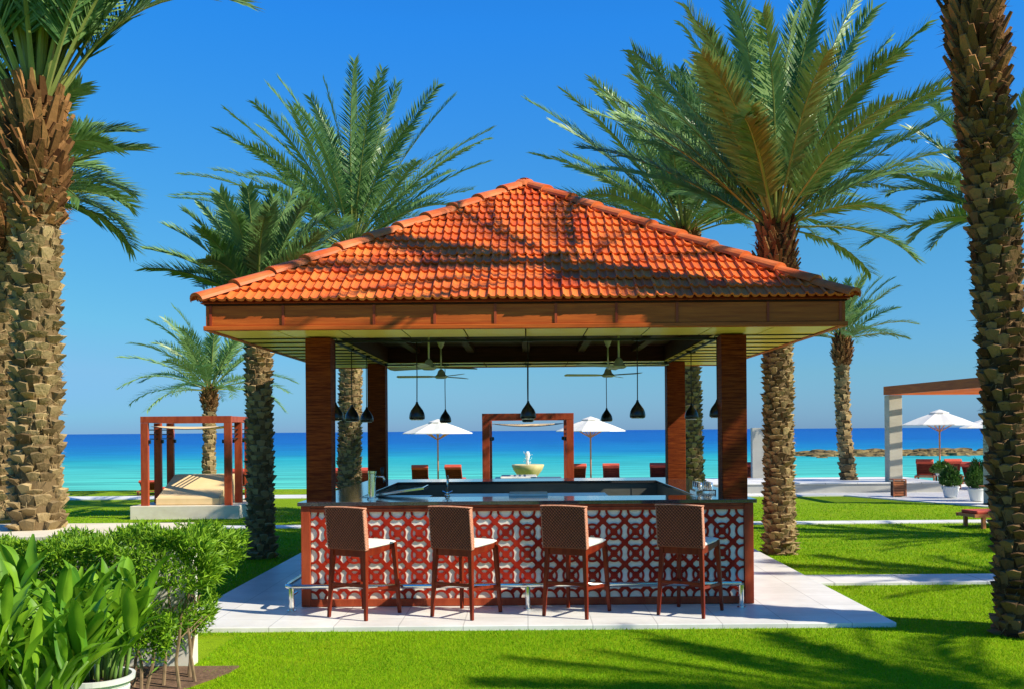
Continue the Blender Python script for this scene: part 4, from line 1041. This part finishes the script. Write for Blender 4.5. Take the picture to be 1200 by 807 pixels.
for k in range(6): b_.box(o_.x - .155, o_.x + .155, o_.y, o_.y + .018, .02 + k * .066, .075 + k * .066); b_.box(o_.x + .142, o_.x + .158, o_.y + .022, o_.y + .3, .02 + k * .066, .075 + k * .066)
for x in (-.16, .16): b_.bar((o_.x + x, o_.y - .004, 0), (o_.x + x, o_.y - .004, .42), .03, .03)
b_.build('slat', M_teak, t)
MB().box(o_.x - .17, o_.x + .17, o_.y - .02, o_.y + .32, .422, .45).build('top', M_teak, t)

def shrub(label, loc, pr_, ph, seed, h, wd, narrow):
    t = thing('potted_shrub', label, 'potted plant', loc, 'potted shrubs on the right terrace'); o = Vector(loc); rng = np.random.RandomState(seed)
    MB().lathe([(0, .004), (pr_ * .68, 0), (pr_ * .98, ph - .03), (pr_ * 1.04, ph - .028), (pr_ * 1.04, ph), (pr_ * .92, ph), (0, ph - .04)], o, 28).build('pot', M_pot, t)
    N = 2600; a = rng.rand(N) * 6.283; q = rng.rand(N) ** .6; z = rng.rand(N); prof = np.sin(np.pi * np.clip(z * .8 + .2, 0, 1)) ** .6
    c = np.stack([o.x + np.cos(a) * q * wd * prof, o.y + np.sin(a) * q * wd * prof, o.z + ph + z * h * (.75 + .25 * np.sin(a * 3 + seed) * q)], 1)
    d = np.stack([np.cos(a) * .5 + .3 * rng.randn(N), np.sin(a) * .5 + .3 * rng.randn(N), .9 + .4 * rng.randn(N)], 1)
    mb = MB(); leafcloud(mb, rng, c, d, (.09 if narrow else .07) + .05 * rng.rand(N), np.full(N, .012 if narrow else .018), np.clip(.4 + .3 * rng.randn(N), 0, 1)); mb.build('foliage', M_potpl, t, attr=True)
    sm = MB(); r2 = random.Random(seed)
    for k in range(8): sm.tube([o + Vector((0, 0, ph - .04)), o + Vector((r2.uniform(-wd, wd) * .6, r2.uniform(-wd, wd) * .6, ph + h * .8))], [.012, .004], 6)
    sm.build('stem', M_twig, t)
g1 = G(1114, 582); g2 = G(1145, 586)
shrub('low bushy shrub in a white bowl pot at the end of the low wall', tuple(g1), .22, .28, 1, .52, .26, False)
shrub('tall leafy shrub in a white pot nearer the thick right trunk', tuple(g2), .22, .30, 2, .72, .26, True)
g3 = P(1070, 560, 32.2); g3.z = .268
t3 = shrub('dark shrub on the low wall beside the umbrella pole', (g3.x + 1.0, 32.6, .268), .14, .12, 3, .36, .3, False)
t = thing('side_table', 'small dark round side table beside the white pots', 'table', tuple(G(1160, 590)))
o_ = ORG[t.name]; MB().lathe([(0, .40), (.24, .40), (.24, .43), (0, .43)], o_, 20).build('table_top', M_teak, t); MB().lathe([(0, 0), (.15, 0), (.15, .02), (.03, .03), (.03, .399)], o_, 14).build('leg', M_line, t)

# ------------------------------------------------------------------ mown grass blades in the near lawn (stuff)
def blades():
    rng = np.random.RandomState(9); N = 430000
    Y = 1 / (1 / 6.6 + (1 / 26 - 1 / 6.6) * rng.rand(N)); X = (rng.rand(N) * 1.06 - .53) * Y + .0
    keep = ~((X > PV[0] - .01) & (X < PV[1] + .01) & (Y > PV[2] - .01) & (Y < PV[3] + .01))
    keep &= ~((X > 3.3) & (Y > 12.38) & (Y < 13.14)); keep &= ~((X > -6.1) & (Y > 20.3) & (Y < 20.9)); keep &= ~((X < -2.66) & (Y < 9.6) & (Y > 8.3)); keep &= ~((X < -2.42 + .10 * np.sin(Y * 9)) & (Y > 7.15) & (Y < 8.33))
    keep &= ~((X > 10.3) & (Y > 23.8)); keep &= ~((X > -8.6) & (X < -6.1) & (Y > 22.7) & (Y < 25))
    X = X[keep]; Y = Y[keep]; n = len(X)
    sc = np.clip(Y / 9, .8, 2.4)
    a = rng.rand(n) * 6.283; h = (.009 + .017 * rng.rand(n)) * np.clip(sc, .9, 1.5); w = .0030 * sc * (.8 + .6 * rng.rand(n)); lean = .020 * sc * rng.rand(n); la = rng.rand(n) * 6.283
    dx, dy = np.cos(a) * w, np.sin(a) * w; z = np.full(n, LZ - .002)
    V = np.stack([np.stack([X - dx, Y - dy, z], 1), np.stack([X + dx, Y + dy, z], 1), np.stack([X + np.cos(la) * lean, Y + np.sin(la) * lean, z + h], 1)], 1).reshape(-1, 3).astype(np.float32)
    me = bpy.data.meshes.new('grass_blades'); me.vertices.add(3 * n); me.vertices.foreach_set('co', V.ravel())
    me.loops.add(3 * n); me.loops.foreach_set('vertex_index', np.arange(3 * n, dtype=np.int32)); me.polygons.add(n)
    me.polygons.foreach_set('loop_start', np.arange(0, 3 * n, 3, dtype=np.int32)); me.update(calc_edges=True)
    pat = .45 + .22 * np.sin(X * 1.3 + 2 * np.sin(Y * .7)) * np.sin(Y * 1.1 + X * .4) + .16 * np.sin(X * 5.3 + 3 * np.sin(Y * 2.9)) * np.sin(Y * 6.1 + 2 * np.sin(X * 3.3)) + .26 * rng.randn(n)
    at = me.attributes.new('shade', 'FLOAT', 'POINT'); at.data.foreach_set('value', np.repeat(np.clip(pat, 0, 1), 3).astype(np.float32))
    me.materials.append(M_blade); o = bpy.data.objects.new('grass', me); COL.objects.link(o)
    tag(o, 'short bright green mown grass around the pavilion paving', 'grass', kind='stuff')
blades()
